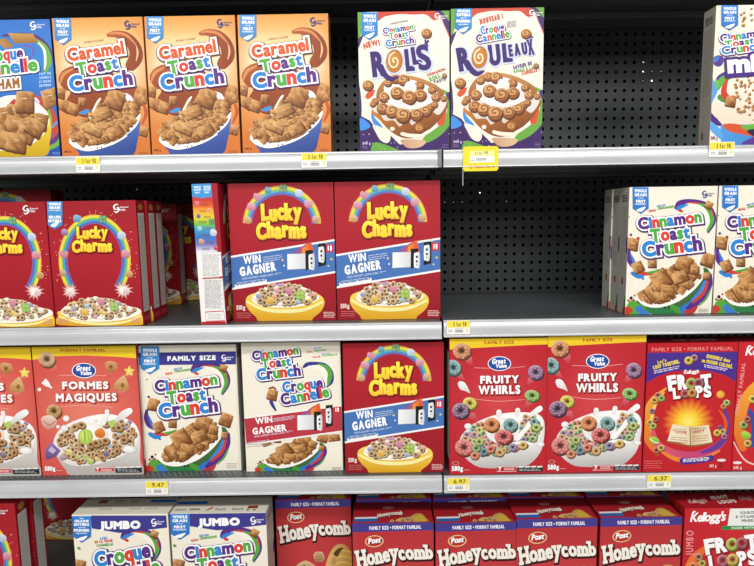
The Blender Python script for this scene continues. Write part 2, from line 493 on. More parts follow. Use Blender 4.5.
def rainbow(A, cx, cy, rx, ry, w, a0, a1, bands, glow='f7e6a0'):
    """Rainbow arch of concentric bands, outermost first."""
    A.on('rainbow_print'); n = 48; m = len(bands)
    def arc(r0, r1, col, up):
        P = []; F = []
        for i in range(n + 1):
            a = a0 + (a1 - a0) * i / n
            for r in (r0, r1): P.append((cx + (rx - r) * math.cos(a), cy + (ry - r) * math.sin(a)))
        for i in range(n): F.append((2 * i, 2 * i + 1, 2 * i + 3, 2 * i + 2))
        A.put(P, F, col, up)
    for i, b in enumerate(bands): arc(w * i / m - .3, w * (i + 1) / m + .3, b, True)
    A.on('front_panel')
def charm(A, x, y, r, col, kind='dot', rng=None):
    if kind == 'clover':
        A.layer += 1
        for k in range(4):
            a = PI / 4 + k * PI / 2; A.ell(x + r * .55 * math.cos(a), y + r * .55 * math.sin(a), r * .6, r * .6, light(col, .35), dark(col, .15), n=10)
    elif kind == 'heart':
        A.blob([(x, y + r), (x - r * .9, y + r * .1), (x - r * .8, y - r * .7), (x - r * .3, y - r * .8), (x, y - r * .35), (x + r * .35, y - r * .8), (x + r * .85, y - r * .6), (x + r * .9, y + r * .1)], lambda a, b: mix(light(col, .3), dark(col, .12), (b - y + r) / (2 * r)), n=4)
    else:
        A.blob([(x + r * (1 + .12 * math.sin(3 * k)) * math.cos(k * PI / 4), y + r * (1 + .12 * math.cos(5 * k)) * math.sin(k * PI / 4)) for k in range(8)], lambda a, b: mix(light(col, .4), dark(col, .15), (b - y + r) / (2 * r)), n=3)
def burst(A, x, y, r, bg, seed):
    rng = random.Random(seed); n = 26; P = [(x, y)]; K = [hx('ffffff')]; F = []
    for i in range(n):
        a = 2 * PI * i / n; k = r * (1 if i % 2 else .55) * rng.uniform(.8, 1.15)
        P += [(x + k * .45 * math.cos(a), y + k * .45 * math.sin(a)), (x + k * math.cos(a), y + k * math.sin(a))]
        K += [hx('fdf0e4'), mix('f6c9b0', bg, .75)]
    for i in range(n):
        j = (i + 1) % n
        F += [(0, 1 + 2 * i, 1 + 2 * j), (1 + 2 * i, 2 + 2 * i, 2 + 2 * j, 1 + 2 * j)]
    A.put(P, F, K)
def oat_mound(A, poly, n, seed, r, milk='f6efe2'):
    """Heap of oat rings with coloured marshmallow pieces in milk."""
    rng = random.Random(seed)
    A.blob(poly, lambda x, y: mix('e9d8bb', milk, .5 + .5 * math.sin(x * .09) * math.cos(y * .11)))
    for x, y in scatter(poly, n, seed, r * .95):
        u = rng.random(); k = r * rng.uniform(.8, 1.15)
        if u < .66: A.ring(x, y, k, k * .8, rng.choice(['c49a66', 'cfa878', 'b98d58', 'd8b88c']), rot=rng.uniform(-1, 1), n=12)
        elif u < .82: A.ell(x, y, k * .9, k * .6, 'fffdf6', 'e6dcc8', rot=rng.uniform(-1, 1), n=10)
        else:
            c = rng.choice(['e79ab0', 'e8c24a', '9a7fc0', '8fc1dd', 'e5a06a', 'd77f98'])
            charm(A, x, y, k * .8, c)
# ------------------------------------------------------------------ a carton and its faces
def faces_of(w, h, d):
    """Placement functions: (u, v, ink height) on a face -> point in the carton's own frame (origin: bottom centre of the front)."""
    return dict(
        front=lambda u, v, n: (u - w / 2, -n, v),
        left=lambda u, v, n: (-w / 2 - n, d - u, v),
        right=lambda u, v, n: (w / 2 + n, u, v),
        top=lambda u, v, n: (u - w / 2, v, h + n))
def square(w, h): return [(0, 0), (w, 0), (w, h), (0, h)]

def carton(w, h, d, cols):
    """Card box with softly creased edges; cols = colours of front, back, left, right, top, bottom."""
    root = empty('cereal_box')
    bm = bmesh.new(); box_bm(bm, -w / 2, w / 2, 0, d, 0, h)
    bmesh.ops.bevel(bm, geom=list(bm.edges), offset=.0011, segments=2, affect='EDGES', profile=.5)
    bmesh.ops.recalc_face_normals(bm, faces=list(bm.faces))
    me = bpy.data.meshes.new('carton'); bm.to_mesh(me); bm.free()
    at = me.color_attributes.new('Col', 'FLOAT_COLOR', 'CORNER')
    for p in me.polygons:
        n = p.normal
        k = max(range(3), key=lambda i: abs(n[i]))
        idx = {(1, 0): 0, (1, 1): 1, (0, 0): 2, (0, 1): 3, (2, 1): 4, (2, 0): 5}[(k, int(n[k] > 0))]
        for li in p.loop_indices: at.data[li].color = (*lin(hx(cols[idx])), 1)
    me.materials.append(INK)
    o = bpy.data.objects.new('carton', me); COL.objects.link(o); o.parent = root
    return root

def nutrition_side(root, w, h, d, face, bg, panel, ink, extra=None, edge=None):
    """Side panel: bordered block of fine print, small emblem line on top."""
    A = Art(d, h, square(60, 300), faces_of(w, h, d)[face]); A.on('side_panel')
    A.grid(bg, 2, 2)
    if panel:
        A.poly([(8, 30), (52, 30), (52, 268), (8, 268)], panel)
        A.lines(11, 36, 49, 262, 44, ink, w=.8, seed=7)
    else:
        A.lines(8, 44, 52, 190, 30, ink, w=.8, seed=9)
        A.lines(8, 16, 52, 34, 3, dark(ink, .3), w=2.2, seed=2)
    if extra: extra(A)
    A.build(root)

# ------------------------------------------------------------------ caramel squares
def caramel_box():
    w, h, d = .1865, .2775, .05
    root = carton(w, h, d, ['e39a52', 'd88a45', '8a5a34', '9a6238', 'c98a4a', 'b06a30'])
    A = Art(w, h, [(43, 67), (652, 47), (676, 976), (82, 985)], faces_of(w, h, d)['front'])
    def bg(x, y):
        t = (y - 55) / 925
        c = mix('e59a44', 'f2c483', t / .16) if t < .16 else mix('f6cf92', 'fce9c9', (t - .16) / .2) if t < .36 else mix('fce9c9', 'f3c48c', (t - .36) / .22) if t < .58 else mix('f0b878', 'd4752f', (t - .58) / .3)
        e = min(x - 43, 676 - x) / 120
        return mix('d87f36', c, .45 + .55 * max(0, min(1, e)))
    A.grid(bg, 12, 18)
    rng = random.Random(3)
    # caramel ribbons
    A.on('caramel_swirl_print')
    A.stroke([(420, 175), (470, 168), (540, 190), (590, 250), (600, 320), (565, 375)], [14, 24, 36, 44, 46, 40], lambda x, y: mix('b45a2c', '8a3c18', (x - 420) / 200))
    A.stroke([(425, 166), (480, 160), (545, 178), (600, 235)], [5, 9, 9, 4], 'd98a52')
    A.stroke([(603, 240), (612, 290), (600, 345)], [2, 7, 3], 'f0b98a')
    A.blob([(75, 480), (100, 420), (165, 385), (250, 380), (420, 420), (600, 520), (640, 600), (560, 640), (420, 600), (330, 690), (230, 700), (120, 640), (150, 560), (110, 540)], lambda x, y: mix('b05826', '843a16', (y - 380) / 330))
    A.stroke([(84, 500), (110, 440), (170, 405)], [5, 12, 6], 'd38d58')
    A.stroke([(160, 690), (260, 716), (330, 680)], [6, 14, 5], '8a3f16')
    A.blob([(200, 700), (250, 672), (278, 680), (250, 705)], '4a8fd0')
    A.stroke([(640, 640), (655, 700), (625, 770)], [8, 12, 6], 'c2562a')
    A.on('loose_cereal_print')
    for x, y, s, r in ((112, 648, 38, .5), (165, 670, 36, .35), (228, 622, 25, .1), (630, 570, 46, .4), (612, 610, 36, 1.0), (632, 818, 30, .3), (80, 565, 34, .2)):
        toast(A, x, y, s, r, rng, 'b87436')
    # bowl
    A.on('bowl_print')
    A.blob([(140, 890), (190, 960), (232, 988), (530, 988), (590, 880), (612, 740), (560, 780), (420, 900), (250, 935)], lambda x, y: mix('5b7cc8', '2d4690', (y - 740) / 250 + (x - 400) / 900))
    A.blob([(132, 890), (150, 840), (240, 740), (340, 680), (420, 590), (505, 566), (560, 600), (608, 680), (612, 735), (560, 810), (420, 900), (270, 942), (180, 925)], 'fbf7ee')
    A.stroke([(505, 566), (545, 590), (585, 650)], [6, 14, 6], 'ffffff')
    A.stroke([(300, 690), (335, 620), (350, 600)], [12, 9, 5], 'fbf4e6')
    A.blob([(165, 880), (250, 770), (350, 690), (430, 610), (500, 600), (570, 690), (575, 730), (500, 820), (400, 880), (270, 915)], 'b9824a')
    poly = [(140, 830), (240, 745), (345, 670), (430, 600), (510, 600), (560, 640), (575, 735), (500, 815), (390, 885), (270, 910), (180, 880)]
    for x, y in scatter(poly, 80, 5, 30):
        toast(A, x, y, rng.uniform(24, 42), rng.uniform(-1.1, 1.1), rng, rng.choice(['b87436', 'c98a44', 'e0ac62', '8a4f1e', 'f0c988', 'd69a50']), rng.uniform(.5, .95))
    toast(A, 450, 605, 58, .35, rng, 'bd7c3e'); toast(A, 360, 700, 60, -.4, rng, 'd9ab68', .6); toast(A, 300, 810, 56, .4, rng, 'e0b674', .6); toast(A, 440, 820, 50, -.5, rng, 'd09a55', .7)
    A.stroke([(134, 890), (180, 926), (270, 943), (420, 902), (520, 850)], [5, 8, 9, 8, 4], 'fffdf8')
    A.ell(320, 932, 5, 5, '22264a'); A.ell(348, 928, 5, 5, '22264a')
    # lettering
    A.on('flavour_lettering')
    A.text('NATURALLY FLAVOURED', (255, 232), (385, 214), 12, 'b08a60', wt=.6)
    A.on('title_lettering')
    o1 = [(17, '4a2566', 3, 3), (11, 'ffffff')]
    A.text('Caramel', (146, 356), (528, 300), 88, 'dd5a22', wt=9, out=[(20, '6a3414', 2, 4), (13, 'ffffff')], cap1=92, track=.02)
    rainbow_word(A, 'Toast', 'GRPGB', (206, 452), (486, 398), 88, 9, o1, track=.02)
    rainbow_word(A, 'Crunch', 'BPGRBP', (152, 560), (578, 508), 108, 12, o1, track=.02)
    A.text('Toast', (206, 452), (486, 398), 88, 'fff', wt=9, cols=[CTC[c] for c in 'GRPGB'], track=.02)
    badge(A, 62, 66, 172, 208, 246, WG_EN, '4f96dd')
    maker(A, 552, 108, 1.7, '24418c')
    A.on('net_weight_print'); A.text('340 g', (95, 962), (140, 960), 14, '7a3d18', wt=1); A.lines(600, 955, 665, 972, 2, '8a4a20', .9, 4)
    A.build(root)
    nutrition_side(root, w, h, d, 'right', 'a5683a', None, '6b3d1c')
    nutrition_side(root, w, h, d, 'left', 'a5683a', None, '6b3d1c')
    return root, (w, h, d)

# ------------------------------------------------------------------ cinnamon rolls, English and French
def roll_bun(A, x, y, r, rng, col='c98a4c'):
    """Small baked roll: dark rim, lit top and a cinnamon spiral."""
    r *= .93
    A.ell(x + r * .1, y + r * .26, r * 1.06, r * 1.02, '5a2c10', n=14)
    A.ell(x, y + r * .1, r, r * .96, mix(col, 'b06a2c', .4), '7a4118', n=16)
    A.ell(x, y - r * .08, r * .9, r * .78, mix(col, 'f2cf98', .45), mix(col, 'a8662c', .35), n=16)
    A.stroke([(x + r * (.08 + .115 * k) * math.cos(1.15 * k + .4), y - r * .08 + r * .86 * (.08 + .115 * k) * math.sin(1.15 * k + .4)) for k in range(8)], r * .085, '7e4014', sm=4)
def rolls_box(french):
    w, h, d = (.1905, .282, .05) if french else (.1878, .2787, .05)
    root = carton(w, h, d, ['f1ead8', 'e6dfcc', '6d4a86', '86827a', 'd8d2c2', 'b8b2a4'])
    A = Art(w, h, [(50, 80), (663, 61), (663, 994), (66, 1005)], faces_of(w, h, d)['front'])
    A.grid('f4ecdc', 4, 6)
    # colour splashes round the edge
    A.on('colour_splash_print')
    A.poly([(46, 80), (110, 76), (92, 150), (70, 240), (48, 262)], '6aa53c')
    A.blob([(40, 270), (66, 246), (90, 225), (74, 275), (50, 330)], '3c2468')
    A.blob([(185, 76), (330, 66), (560, 62), (630, 170), (663, 240), (672, 160), (640, 100), (585, 130), (540, 120), (500, 90), (420, 92), (330, 90), (230, 108), (188, 135)], 'cc4534')
    A.blob([(560, 62), (620, 60), (668, 90), (668, 215), (640, 180), (610, 110), (590, 80)], '3f2a6c')
    A.blob([(600, 58), (668, 60), (668, 130), (640, 110), (625, 80)], '6aa53c')
    A.blob([(474, 108), (500, 90), (540, 118), (555, 160), (520, 128), (490, 118)], 'f4ecdc')
    A.blob([(46, 540), (60, 560), (72, 640), (76, 760), (50, 800)], '3c2468')
    A.poly([(60, 810), (72, 770), (130, 800), (170, 850), (240, 870), (330, 960), (480, 930), (560, 900), (600, 840), (668, 780), (668, 1005), (60, 1008)], '3d1e63')
    A.blob([(62, 795), (85, 788), (135, 835), (100, 862), (62, 860)], '3d8fe0')
    A.blob([(140, 750), (170, 790), (215, 842), (190, 850), (150, 812)], '3d8fe0')
    A.blob([(150, 835), (190, 838), (260, 880), (265, 930), (240, 950), (200, 930), (170, 880)], 'f4ecdc')
    A.blob([(600, 590), (640, 600), (668, 640), (668, 800), (640, 860), (570, 920), (480, 955), (500, 900), (620, 800), (650, 700), (640, 640)], '69a83e')
    A.blob([(145, 965), (170, 945), (230, 960), (330, 1000), (300, 1012), (150, 1010)], '69a83e')
    A.blob([(640, 620), (668, 610), (668, 680), (655, 660)], '4d2f78')
    A.blob([(590, 770), (635, 690), (640, 760), (620, 830), (585, 825)], 'd9542f')
    A.stroke([(118, 640), (140, 620), (185, 600)], [18, 20, 8], 'd9542f')
    rng = random.Random(8)
    for i in range(16):
        x, y = rng.uniform(75, 660), rng.uniform(860, 990); A.ell(x, y, 3, 3, 'e8def2', n=6)
    for i in range(30):
        x, y = rng.uniform(80, 640), rng.uniform(250, 580); A.ell(x, y, 3, 2, 'd8b890', n=6)
    # bowl of rolls under icing
    A.on('bowl_print')
    A.blob([(335, 930), (420, 925), (500, 935), (480, 970), (420, 985), (370, 975)], lambda x, y: mix('c59b78', 'e0bc98', (x - 335) / 170))
    A.blob([(150, 720), (200, 800), (280, 880), (370, 918), (470, 900), (560, 830), (620, 760), (640, 660), (400, 560)], lambda x, y: mix('c77d2a', '7c3f14', (y - 640) / 280 + (x - 420) / 700))
    A.blob([(136, 690), (150, 640), (190, 560), (250, 520), (400, 500), (540, 540), (610, 600), (640, 640), (636, 700), (590, 760), (540, 735), (500, 760), (450, 800), (410, 830), (380, 790), (330, 840), (290, 800), (230, 800), (200, 760), (160, 740)], lambda x, y: mix('fbf8f4', 'd8ccbe', (y - 500) / 330))
    A.blob([(160, 700), (260, 740), (400, 770), (540, 720), (620, 660), (560, 690), (420, 730), (260, 700)], 'd9cbb8')
    A.blob([(180, 600), (230, 530), (320, 496), (450, 510), (570, 560), (625, 610), (600, 640), (480, 590), (330, 560), (230, 600), (180, 660)], lambda x, y: mix('c98d50', '9a5f2a', (y - 496) / 160))
    A.blob([(230, 560), (300, 532), (420, 530), (540, 580), (580, 620), (480, 640), (350, 600), (240, 620)], lambda x, y: mix('ffffff', 'e6dccf', (y - 530) / 110))
    for x, y, r in ((300, 520, 34), (250, 545, 30), (352, 524, 42), (460, 560, 34), (545, 590, 30), (222, 640, 38), (165, 670, 26), (570, 640, 32), (624, 650, 22), (310, 610, 46), (465, 625, 44), (390, 640, 52), (530, 705, 34), (560, 690, 26), (150, 690, 22), (215, 715, 42), (275, 735, 46), (500, 730, 42), (440, 755, 46), (350, 760, 54)):
        roll_bun(A, x, y, r, rng, rng.choice(['c98a4c', 'c07f42', 'd2985c']))
    A.blob([(380, 540), (430, 555), (440, 590), (400, 590), (360, 585)], lambda x, y: mix('ffffff', 'ece4da', (y - 540) / 50))
    A.blob([(250, 665), (330, 672), (420, 702), (520, 660), (540, 680), (420, 725), (300, 705)], lambda x, y: mix('ffffff', 'efe8de', (y - 665) / 60))
    A.stroke([(345, 888), (400, 900), (480, 895), (580, 835)], [12, 13, 12, 8], 'f3ead6')
    A.ell(280, 855, 16, 14, 'f3ead6')
    roll_bun(A, 460, 850, 34, rng, 'cf8c3c')
    A.on('loose_cereal_print')
    roll_bun(A, 118, 562, 38, rng, 'd29650')
    if french: roll_bun(A, 545, 235, 36, rng, 'cf9352')
    else: roll_bun(A, 508, 212, 36, rng, 'cf9352')
    # words
    A.on('flavour_lettering')
    oc = [(9, '3c2468', 2, 2), (6, 'ffffff')]
    if not french:
        A.text('NEW!', (96, 330), (202, 300), 38, 'd2402c', wt=3.5, arc=8)
        A.lines(270, 150, 400, 160, 2, 'b9b2a8', 3, 5, slope=-.2)
        A.on('title_lettering')
        rainbow_word(A, 'Cinnamon', 'PBRGBPRG', (222, 226), (424, 192), 42, 4.4, oc, track=.02)
        rainbow_word(A, 'Toast', 'GRPGB', (262, 258), (388, 240), 42, 4.6, oc, track=.02)
        rainbow_word(A, 'Crunch', 'BPGRBP', (238, 312), (428, 284), 48, 5.2, oc, track=.02)
        A.text('R', (150, 515), (240, 505), 172, '3b1d6e', wt=16, out=[(8, 'cfd9f4', 7, 3)])
        A.stroke([(205, 440), (235, 500), (275, 522), (320, 510)], [17, 18, 16, 6], '3b1d6e')
        A.text('L', (372, 474), (432, 468), 150, '3b1d6e', wt=15, out=[(8, 'cfd9f4', 7, 3)])
        A.text('L', (418, 430), (482, 420), 120, '3b1d6e', wt=13, out=[(8, 'cfd9f4', 7, 3)])
        A.text('S', (458, 470), (548, 455), 172, '3b1d6e', wt=14, out=[(8, 'cfd9f4', 7, 3)])
        A.stroke([(500, 285), (520, 268)], 7, '3b1d6e'); A.stroke([(500, 262), (515, 300)], 6, '3b1d6e')
        ox, oy, orx, ory = 294, 405, 56, 78
        A.on('flavour_lettering')
        A.text('CINNAMON', (515, 505), (635, 462), 18, 'c04a3a', wt=1.6); A.text('ROLL', (536, 540), (605, 508), 30, '5fae4a', wt=2.6); A.text('TASTE', (560, 555), (640, 528), 22, '55506a', wt=2)
        roll_bun(A, 628, 496, 18, rng, '9a8a80')
    else:
        A.text('NOUVEAU !', (245, 180), (396, 140), 36, 'd2402c', wt=3.5)
        A.lines(418, 160, 490, 205, 4, 'a9a4b8', 3, 5, slope=-.2)
        A.on('title_lettering')
        rainbow_word(A, 'Croque', 'BPGRBP', (250, 250), (405, 220), 54, 5, oc, track=.02)
        rainbow_word(A, 'Cannelle', 'PBRGBPRG', (222, 306), (440, 264), 56, 5, oc, track=.02)
        A.text('R', (112, 495), (196, 480), 158, '3b1d6e', wt=16, out=[(8, 'cfd9f4', 7, 3)])
        A.stroke([(160, 430), (195, 485), (230, 505), (272, 488)], [17, 18, 16, 6], '3b1d6e')
        A.text('U', (310, 455), (388, 445), 140, '3b1d6e', wt=14, out=[(8, 'cfd9f4', 7, 3)])
        A.text('L', (398, 432), (462, 425), 128, '3b1d6e', wt=14, out=[(8, 'cfd9f4', 7, 3)])
        A.text('EAU', (438, 394), (560, 374), 82, '3b1d6e', wt=9, out=[(5, 'cfd9f4', 4, 2)])
        A.text('X', (566, 384), (606, 376), 108, '3b1d6e', wt=10, out=[(5, 'cfd9f4', 4, 2)])
        A.ell(568, 264, 7, 7, '3b1d6e'); A.ell(586, 261, 7, 7, '3b1d6e')
        ox, oy, orx, ory = 242, 398, 52, 74
        A.on('flavour_lettering')
        A.text('SAVEUR DE', (468, 476), (590, 444), 26, '5b3a8c', wt=2.4); A.text('ROULÉ À LA', (470, 498), (600, 470), 18, '5fae4a', wt=1.8); A.text('CANNELLE !', (524, 512), (640, 484), 24, 'd2552f', wt=2.2)
        roll_bun(A, 614, 448, 20, rng, '9a8a80')
    A.on('title_lettering')
    A.ell(ox + 4, oy + 3, orx + 10, ory + 10, 'cfd9f4', n=30, rot=.1)
    A.ell(ox, oy, orx, ory, 'cf8a34', 'b8701e', n=30, rot=.1)
    A.stroke([(ox + orx * .8 * (.1 + .085 * k) * math.cos(.9 * k + 2), oy + ory * .8 * (.1 + .085 * k) * math.sin(.9 * k + 2)) for k in range(11)], 5, 'f7e6c4', sm=5)
    if french: badge(A, 78, 60, 188, 208, 248, WG_FR, '2f8fe0')
    else: badge(A, 76, 82, 184, 232, 266, WG_EN, '2f8fe0')
    maker(A, 582, 108, 1.5, 'ffffff')
    A.on('net_weight_print'); A.text('340 g', (82, 962), (135, 960), 18, 'd8cce8', wt=1.6); A.lines(80, 968, 120, 990, 2, 'b8a8d0', 1.2, 2); A.lines(610, 955, 655, 985, 3, '9a88b8', 1.2, 3)
    A.build(root)
    nutrition_side(root, w, h, d, 'left', '8f8a80', None, '6b675f')
    nutrition_side(root, w, h, d, 'right', '8f8a80', None, '6b675f')
    return root, (w, h, d)

# ------------------------------------------------------------------ small squares ("minis")
def minis_box():
    w, h, d = .187, .2795, .043
    root = carton(w, h, d, ['f3ead6', 'e6dfcc', 'b4aea2', '9a958a', 'd8d2c2', 'b8b2a4'])
    A = Art(w, h, [(163, 35), (816, 23), (748, 1019), (112, 1028)], faces_of(w, h, d)['front'])
    A.grid('f5ecda', 4, 6)
    rng = random.Random(12)
    A.on('colour_splash_print')
    A.blob([(135, 420), (165, 390), (205, 395), (215, 430), (190, 468), (150, 460)], '5b3a92')
    A.blob([(150, 410), (170, 396), (185, 400), (170, 430), (145, 436)], '3d7fd8')
    A.blob([(158, 560), (200, 515), (270, 500), (330, 510), (280, 560), (200, 600), (140, 660)], '5b3a92')
    A.blob([(180, 560), (230, 530), (290, 540), (240, 600), (170, 640)], '5fb04a')
    A.stroke([(300, 540), (260, 600), (225, 690)], [14, 22, 12], 'd0402c')
    A.blob([(150, 590), (170, 560), (180, 600), (150, 680), (122, 720)], '6fc04a')
    A.blob([(120, 560), (170, 640), (130, 740), (140, 860), (190, 930), (110, 920)], '58a2dc')
    A.blob([(118, 790), (160, 830), (205, 860), (190, 890), (140, 875), (110, 850)], '4a2a80')
    A.poly([(110, 860), (140, 880), (200, 950), (260, 1020), (110, 1024)], 'f5ecda')
    A.blob([(110, 850), (130, 858), (190, 910), (250, 1000), (235, 1014), (160, 960), (112, 905)], '5aa8e6')
    A.on('bowl_print')
    A.blob([(140, 790), (150, 700), (210, 600), (330, 520), (480, 480), (650, 500), (790, 600), (780, 860), (500, 900), (250, 900)], lambda x, y: mix('fdf5e6', 'ead9c2', (y - 480) / 420))
    A.blob([(205, 880), (400, 880), (640, 860), (770, 820), (750, 1019), (240, 1024), (210, 960)], lambda x, y: mix('4f9ae0', '2f66b0', (x - 200) / 500))
    A.blob([(210, 880), (330, 880), (560, 960), (540, 1000), (400, 960), (260, 930)], 'd4552c')
    A.blob([(340, 890), (560, 880), (700, 1000), (560, 1010), (420, 940)], '6ab244')
    A.blob([(360, 1000), (470, 960), (560, 1020), (360, 1024)], '5b3a92')
    A.blob([(380, 930), (440, 915), (520, 990), (470, 985)], '2e2240')
    A.blob([(155, 690), (190, 640), (260, 700), (240, 735), (190, 725)], 'fbfbf6')
    A.blob([(168, 690), (190, 665), (240, 712), (236, 728), (195, 716)], '4d8f3c')
    A.stroke([(238, 560), (215, 650), (250, 700), (285, 690)], [10, 22, 24, 18], 'd0402c')
    for x, y in scatter([(300, 560), (480, 500), (700, 520), (780, 640), (760, 850), (420, 860), (300, 830), (270, 720)], 110, 3, 17):
        toast(A, x, y, rng.uniform(6, 11), rng.uniform(-1, 1), rng, rng.choice(['c07a3c', 'cf8f52', 'b56a30']))
    for x, y in scatter([(330, 40), (800, 35), (790, 260), (430, 250), (330, 160)], 40, 4, 22):
        toast(A, x, y, rng.uniform(6, 10), rng.uniform(-1, 1), rng, 'cf9a60')
    toast(A, 262, 715, 34, .2, rng, 'a96a34')
    A.on('title_lettering')
    oc = [(12, '4a2a80', 2, 3), (8, 'ffffff')]
    A.text('Cinnamon', (190, 300), (520, 250), 58, 'fff', wt=6, out=oc, cols=[CTC[c] for c in 'PBRGBPRG'], track=.02)
    A.text('Toast', (225, 345), (430, 310), 56, 'fff', wt=6, out=oc, cols=[CTC[c] for c in 'GRPGB'], track=.02)
    A.text('Crunch', (200, 388), (480, 350), 60, 'fff', wt=6, out=oc, cols=[CTC[c] for c in 'BPGRBP'], track=.02)
    A.text('minis', (240, 520), (700, 490), 135, 'ffffff', wt=19, out=[(24, '4a2a80', 5, 8), (19, '4a2a80')], track=.02)
    badge(A, 196, 36, 314, 176, 214, WG_EN, '2f84dc')
    A.on('net_weight_print'); A.text('340 g', (124, 988), (152, 986), 26, '7a4a7a', wt=2)
    A.build(root)
    def ex(B):
        B.poly([(16, 268), (26, 268), (26, 284), (16, 284)], '8a5a3c')
    nutrition_side(root, w, h, d, 'left', 'b6b0a4', None, '8b867c', ex)
    return root, (w, h, d)

# ------------------------------------------------------------------ blue graham squares
def graham_box():
    w, h, d = .187, .276, .05
    root = carton(w, h, d, ['2f62b8', '2a58a8', '1c3a70', '1c3a70', '24509c', '1c3a70'])
    A = Art(w, h, [(-296, 143), (349, 131), (426, 1105), (-200, 1115)], faces_of(w, h, d)['front'])
    A.grid(lambda x, y: mix('3f86d6', '1f4fa8', abs((y - 400) / 700)), 6, 10)
    rng = random.Random(21)
    A.on('colour_splash_print')
    A.stroke([(20, 250), (150, 240), (250, 260), (330, 330), (352, 420), (330, 500)], [10, 12, 16, 18, 16, 8], '5a3a78')
    A.stroke([(255, 285), (315, 340), (340, 430), (320, 500)], [14, 22, 24, 14], '6fae46')
    A.stroke([(270, 300), (310, 350), (318, 440), (312, 490)], [6, 9, 9, 4], 'e9efe4')
    A.stroke([(150, 320), (215, 330), (235, 380), (205, 410)], [4, 5, 5, 3], '8a4a9a')
    A.stroke([(180, 700), (250, 690), (330, 760), (380, 860), (400, 960), (350, 1020)], [10, 18, 26, 30, 32, 14], 'c24a34')
    A.stroke([(330, 760), (350, 830), (360, 900)], [10, 14, 8], '6fae46')
    A.stroke([(345, 1050), (400, 1020), (420, 980)], [12, 16, 10], '6fae46')
    A.stroke([(350, 1010), (385, 990), (415, 950)], [14, 18, 10], '5a3a78')
    A.stroke([(370, 900), (410, 860), (420, 930)], [6, 8, 5], '4aa0e4')
    A.on('loose_cereal_print')
    A.poly([(52, 232), (230, 236), (270, 300), (100, 306)], lambda x, y: mix('c99a58', '9c6c30', (y - 232) / 74 + rng.uniform(-.2, .2)))
    A.poly([(-30, 280), (40, 268), (95, 325), (30, 345)], lambda x, y: mix('c99a58', '9c6c30', rng.random()))
    toast(A, 360, 690, 62, -.3, rng, 'b98752')
    A.on('bowl_print')
    A.blob([(-180, 1000), (-120, 1090), (-60, 1118), (300, 1112), (350, 1000), (360, 900), (330, 790), (200, 700), (60, 690), (-100, 760)], lambda x, y: mix('f2d838', 'c9a41a', (y - 800) / 300))
    A.blob([(-170, 980), (-120, 780), (30, 680), (200, 690), (320, 780), (345, 860), (300, 960), (180, 1040), (30, 1066), (-100, 1050)], 'f4efe6')
    A.stroke([(20, 760), (40, 710), (50, 680)], [16, 10, 5], 'f6f0e8'); A.stroke([(210, 690), (250, 700), (275, 725)], [4, 9, 4], 'f6f0e8')
    A.blob([(60, 740), (95, 700), (110, 720), (80, 770)], 'c24a34')
    for x, y, s, r, f in ((-100, 830, 70, .2, 1), (100, 800, 60, .1, 1), (30, 820, 60, -.2, 1), (160, 790, 55, .1, 1), (270, 860, 62, .2, .9), (175, 720, 62, .05, 1.15), (95, 890, 66, .3, 1), (-20, 960, 70, -.2, 1), (190, 880, 60, -.3, .8), (180, 950, 64, .5, .8), (245, 905, 62, .55, .85), (60, 1000, 74, .3, .8), (115, 1010, 70, .2, .9), (-80, 1010, 66, .3, .8)):
        toast(A, x, y, s, r, rng, rng.choice(['9a6c3c', 'a87a48', '8d6236']), f)
    A.on('title_lettering')
    o = [(16, '1a2f66', 3, 4), (12, 'ffffff')]
    A.text('Croque', (-140, 445), (165, 415), 92, 'fff', wt=9, out=o, cols=[CTC[c] for c in 'PBGRBP'], track=.02)
    A.text('Cannelle', (-230, 555), (268, 500), 100, 'fff', wt=10, out=o, cols=[CTC[c] for c in 'GRRGBPRG'], track=.02)
    A.text('GRAHAM', (-170, 650), (140, 622), 74, 'a3692e', wt=9, out=[(14, '4a2a14', 2, 4), (11, 'ffffff')], track=.04)
    A.on('flavour_lettering')
    for i, t in enumerate(('FAIT DE', 'CANNELLE', 'ET GRAINS', 'ENTIERS')):
        A.text(t, (278, 532 + i * 28), (360, 524 + i * 28), 17, 'bfe0fa', wt=1.6)
    maker(A, 232, 182, 1.75, 'ffffff')
    A.on('net_weight_print'); A.lines(370, 1075, 425, 1095, 2, '9fc0ea', 1.2, 3)
    A.build(root)
    nutrition_side(root, w, h, d, 'right', '223f78', None, '5474ac')
    return root, (w, h, d)
# ------------------------------------------------------------------ oat and marshmallow cereal, rainbow front
GOLD = lambda y0, y1: (lambda x, y: mix('fff04e', 'f6c432', (y - y0) / (y1 - y0)))
def lucky_title(A, a, b, s):
    """Two yellow playful words; a, b = (x0, y0, x1, y1, cap) baselines."""
    A.on('title_lettering')
    A.stroke([(a[0] + s * 14, a[1] + s * 9), ((a[0] + a[2]) / 2, (a[1] + a[3]) / 2 + s * 1), (a[2] - s * 4, a[3] + s * 8)], [s * 1, s * 2.6, s * 1], 'b0561c')
    for t, (x0, y0, x1, y1, cap), jit in (('Lucky', a, (.05, -.04, .02, -.02, .06)), ('Charms', b, (0, .05, -.02, .05, -.02, .03))):
        j = [v * cap for v in jit]
        A.text(t, (x0, y0), (x1, y1), cap, GOLD(y0 - cap, y0 + cap * .2), wt=cap * .105, out=[(cap * .085, '5d0c14', cap * .03, cap * .06), (cap * .035, 'c8641e', cap * .01, cap * .02)], jit=j, track=.0, arc=cap * .08)
    A.on('front_panel')

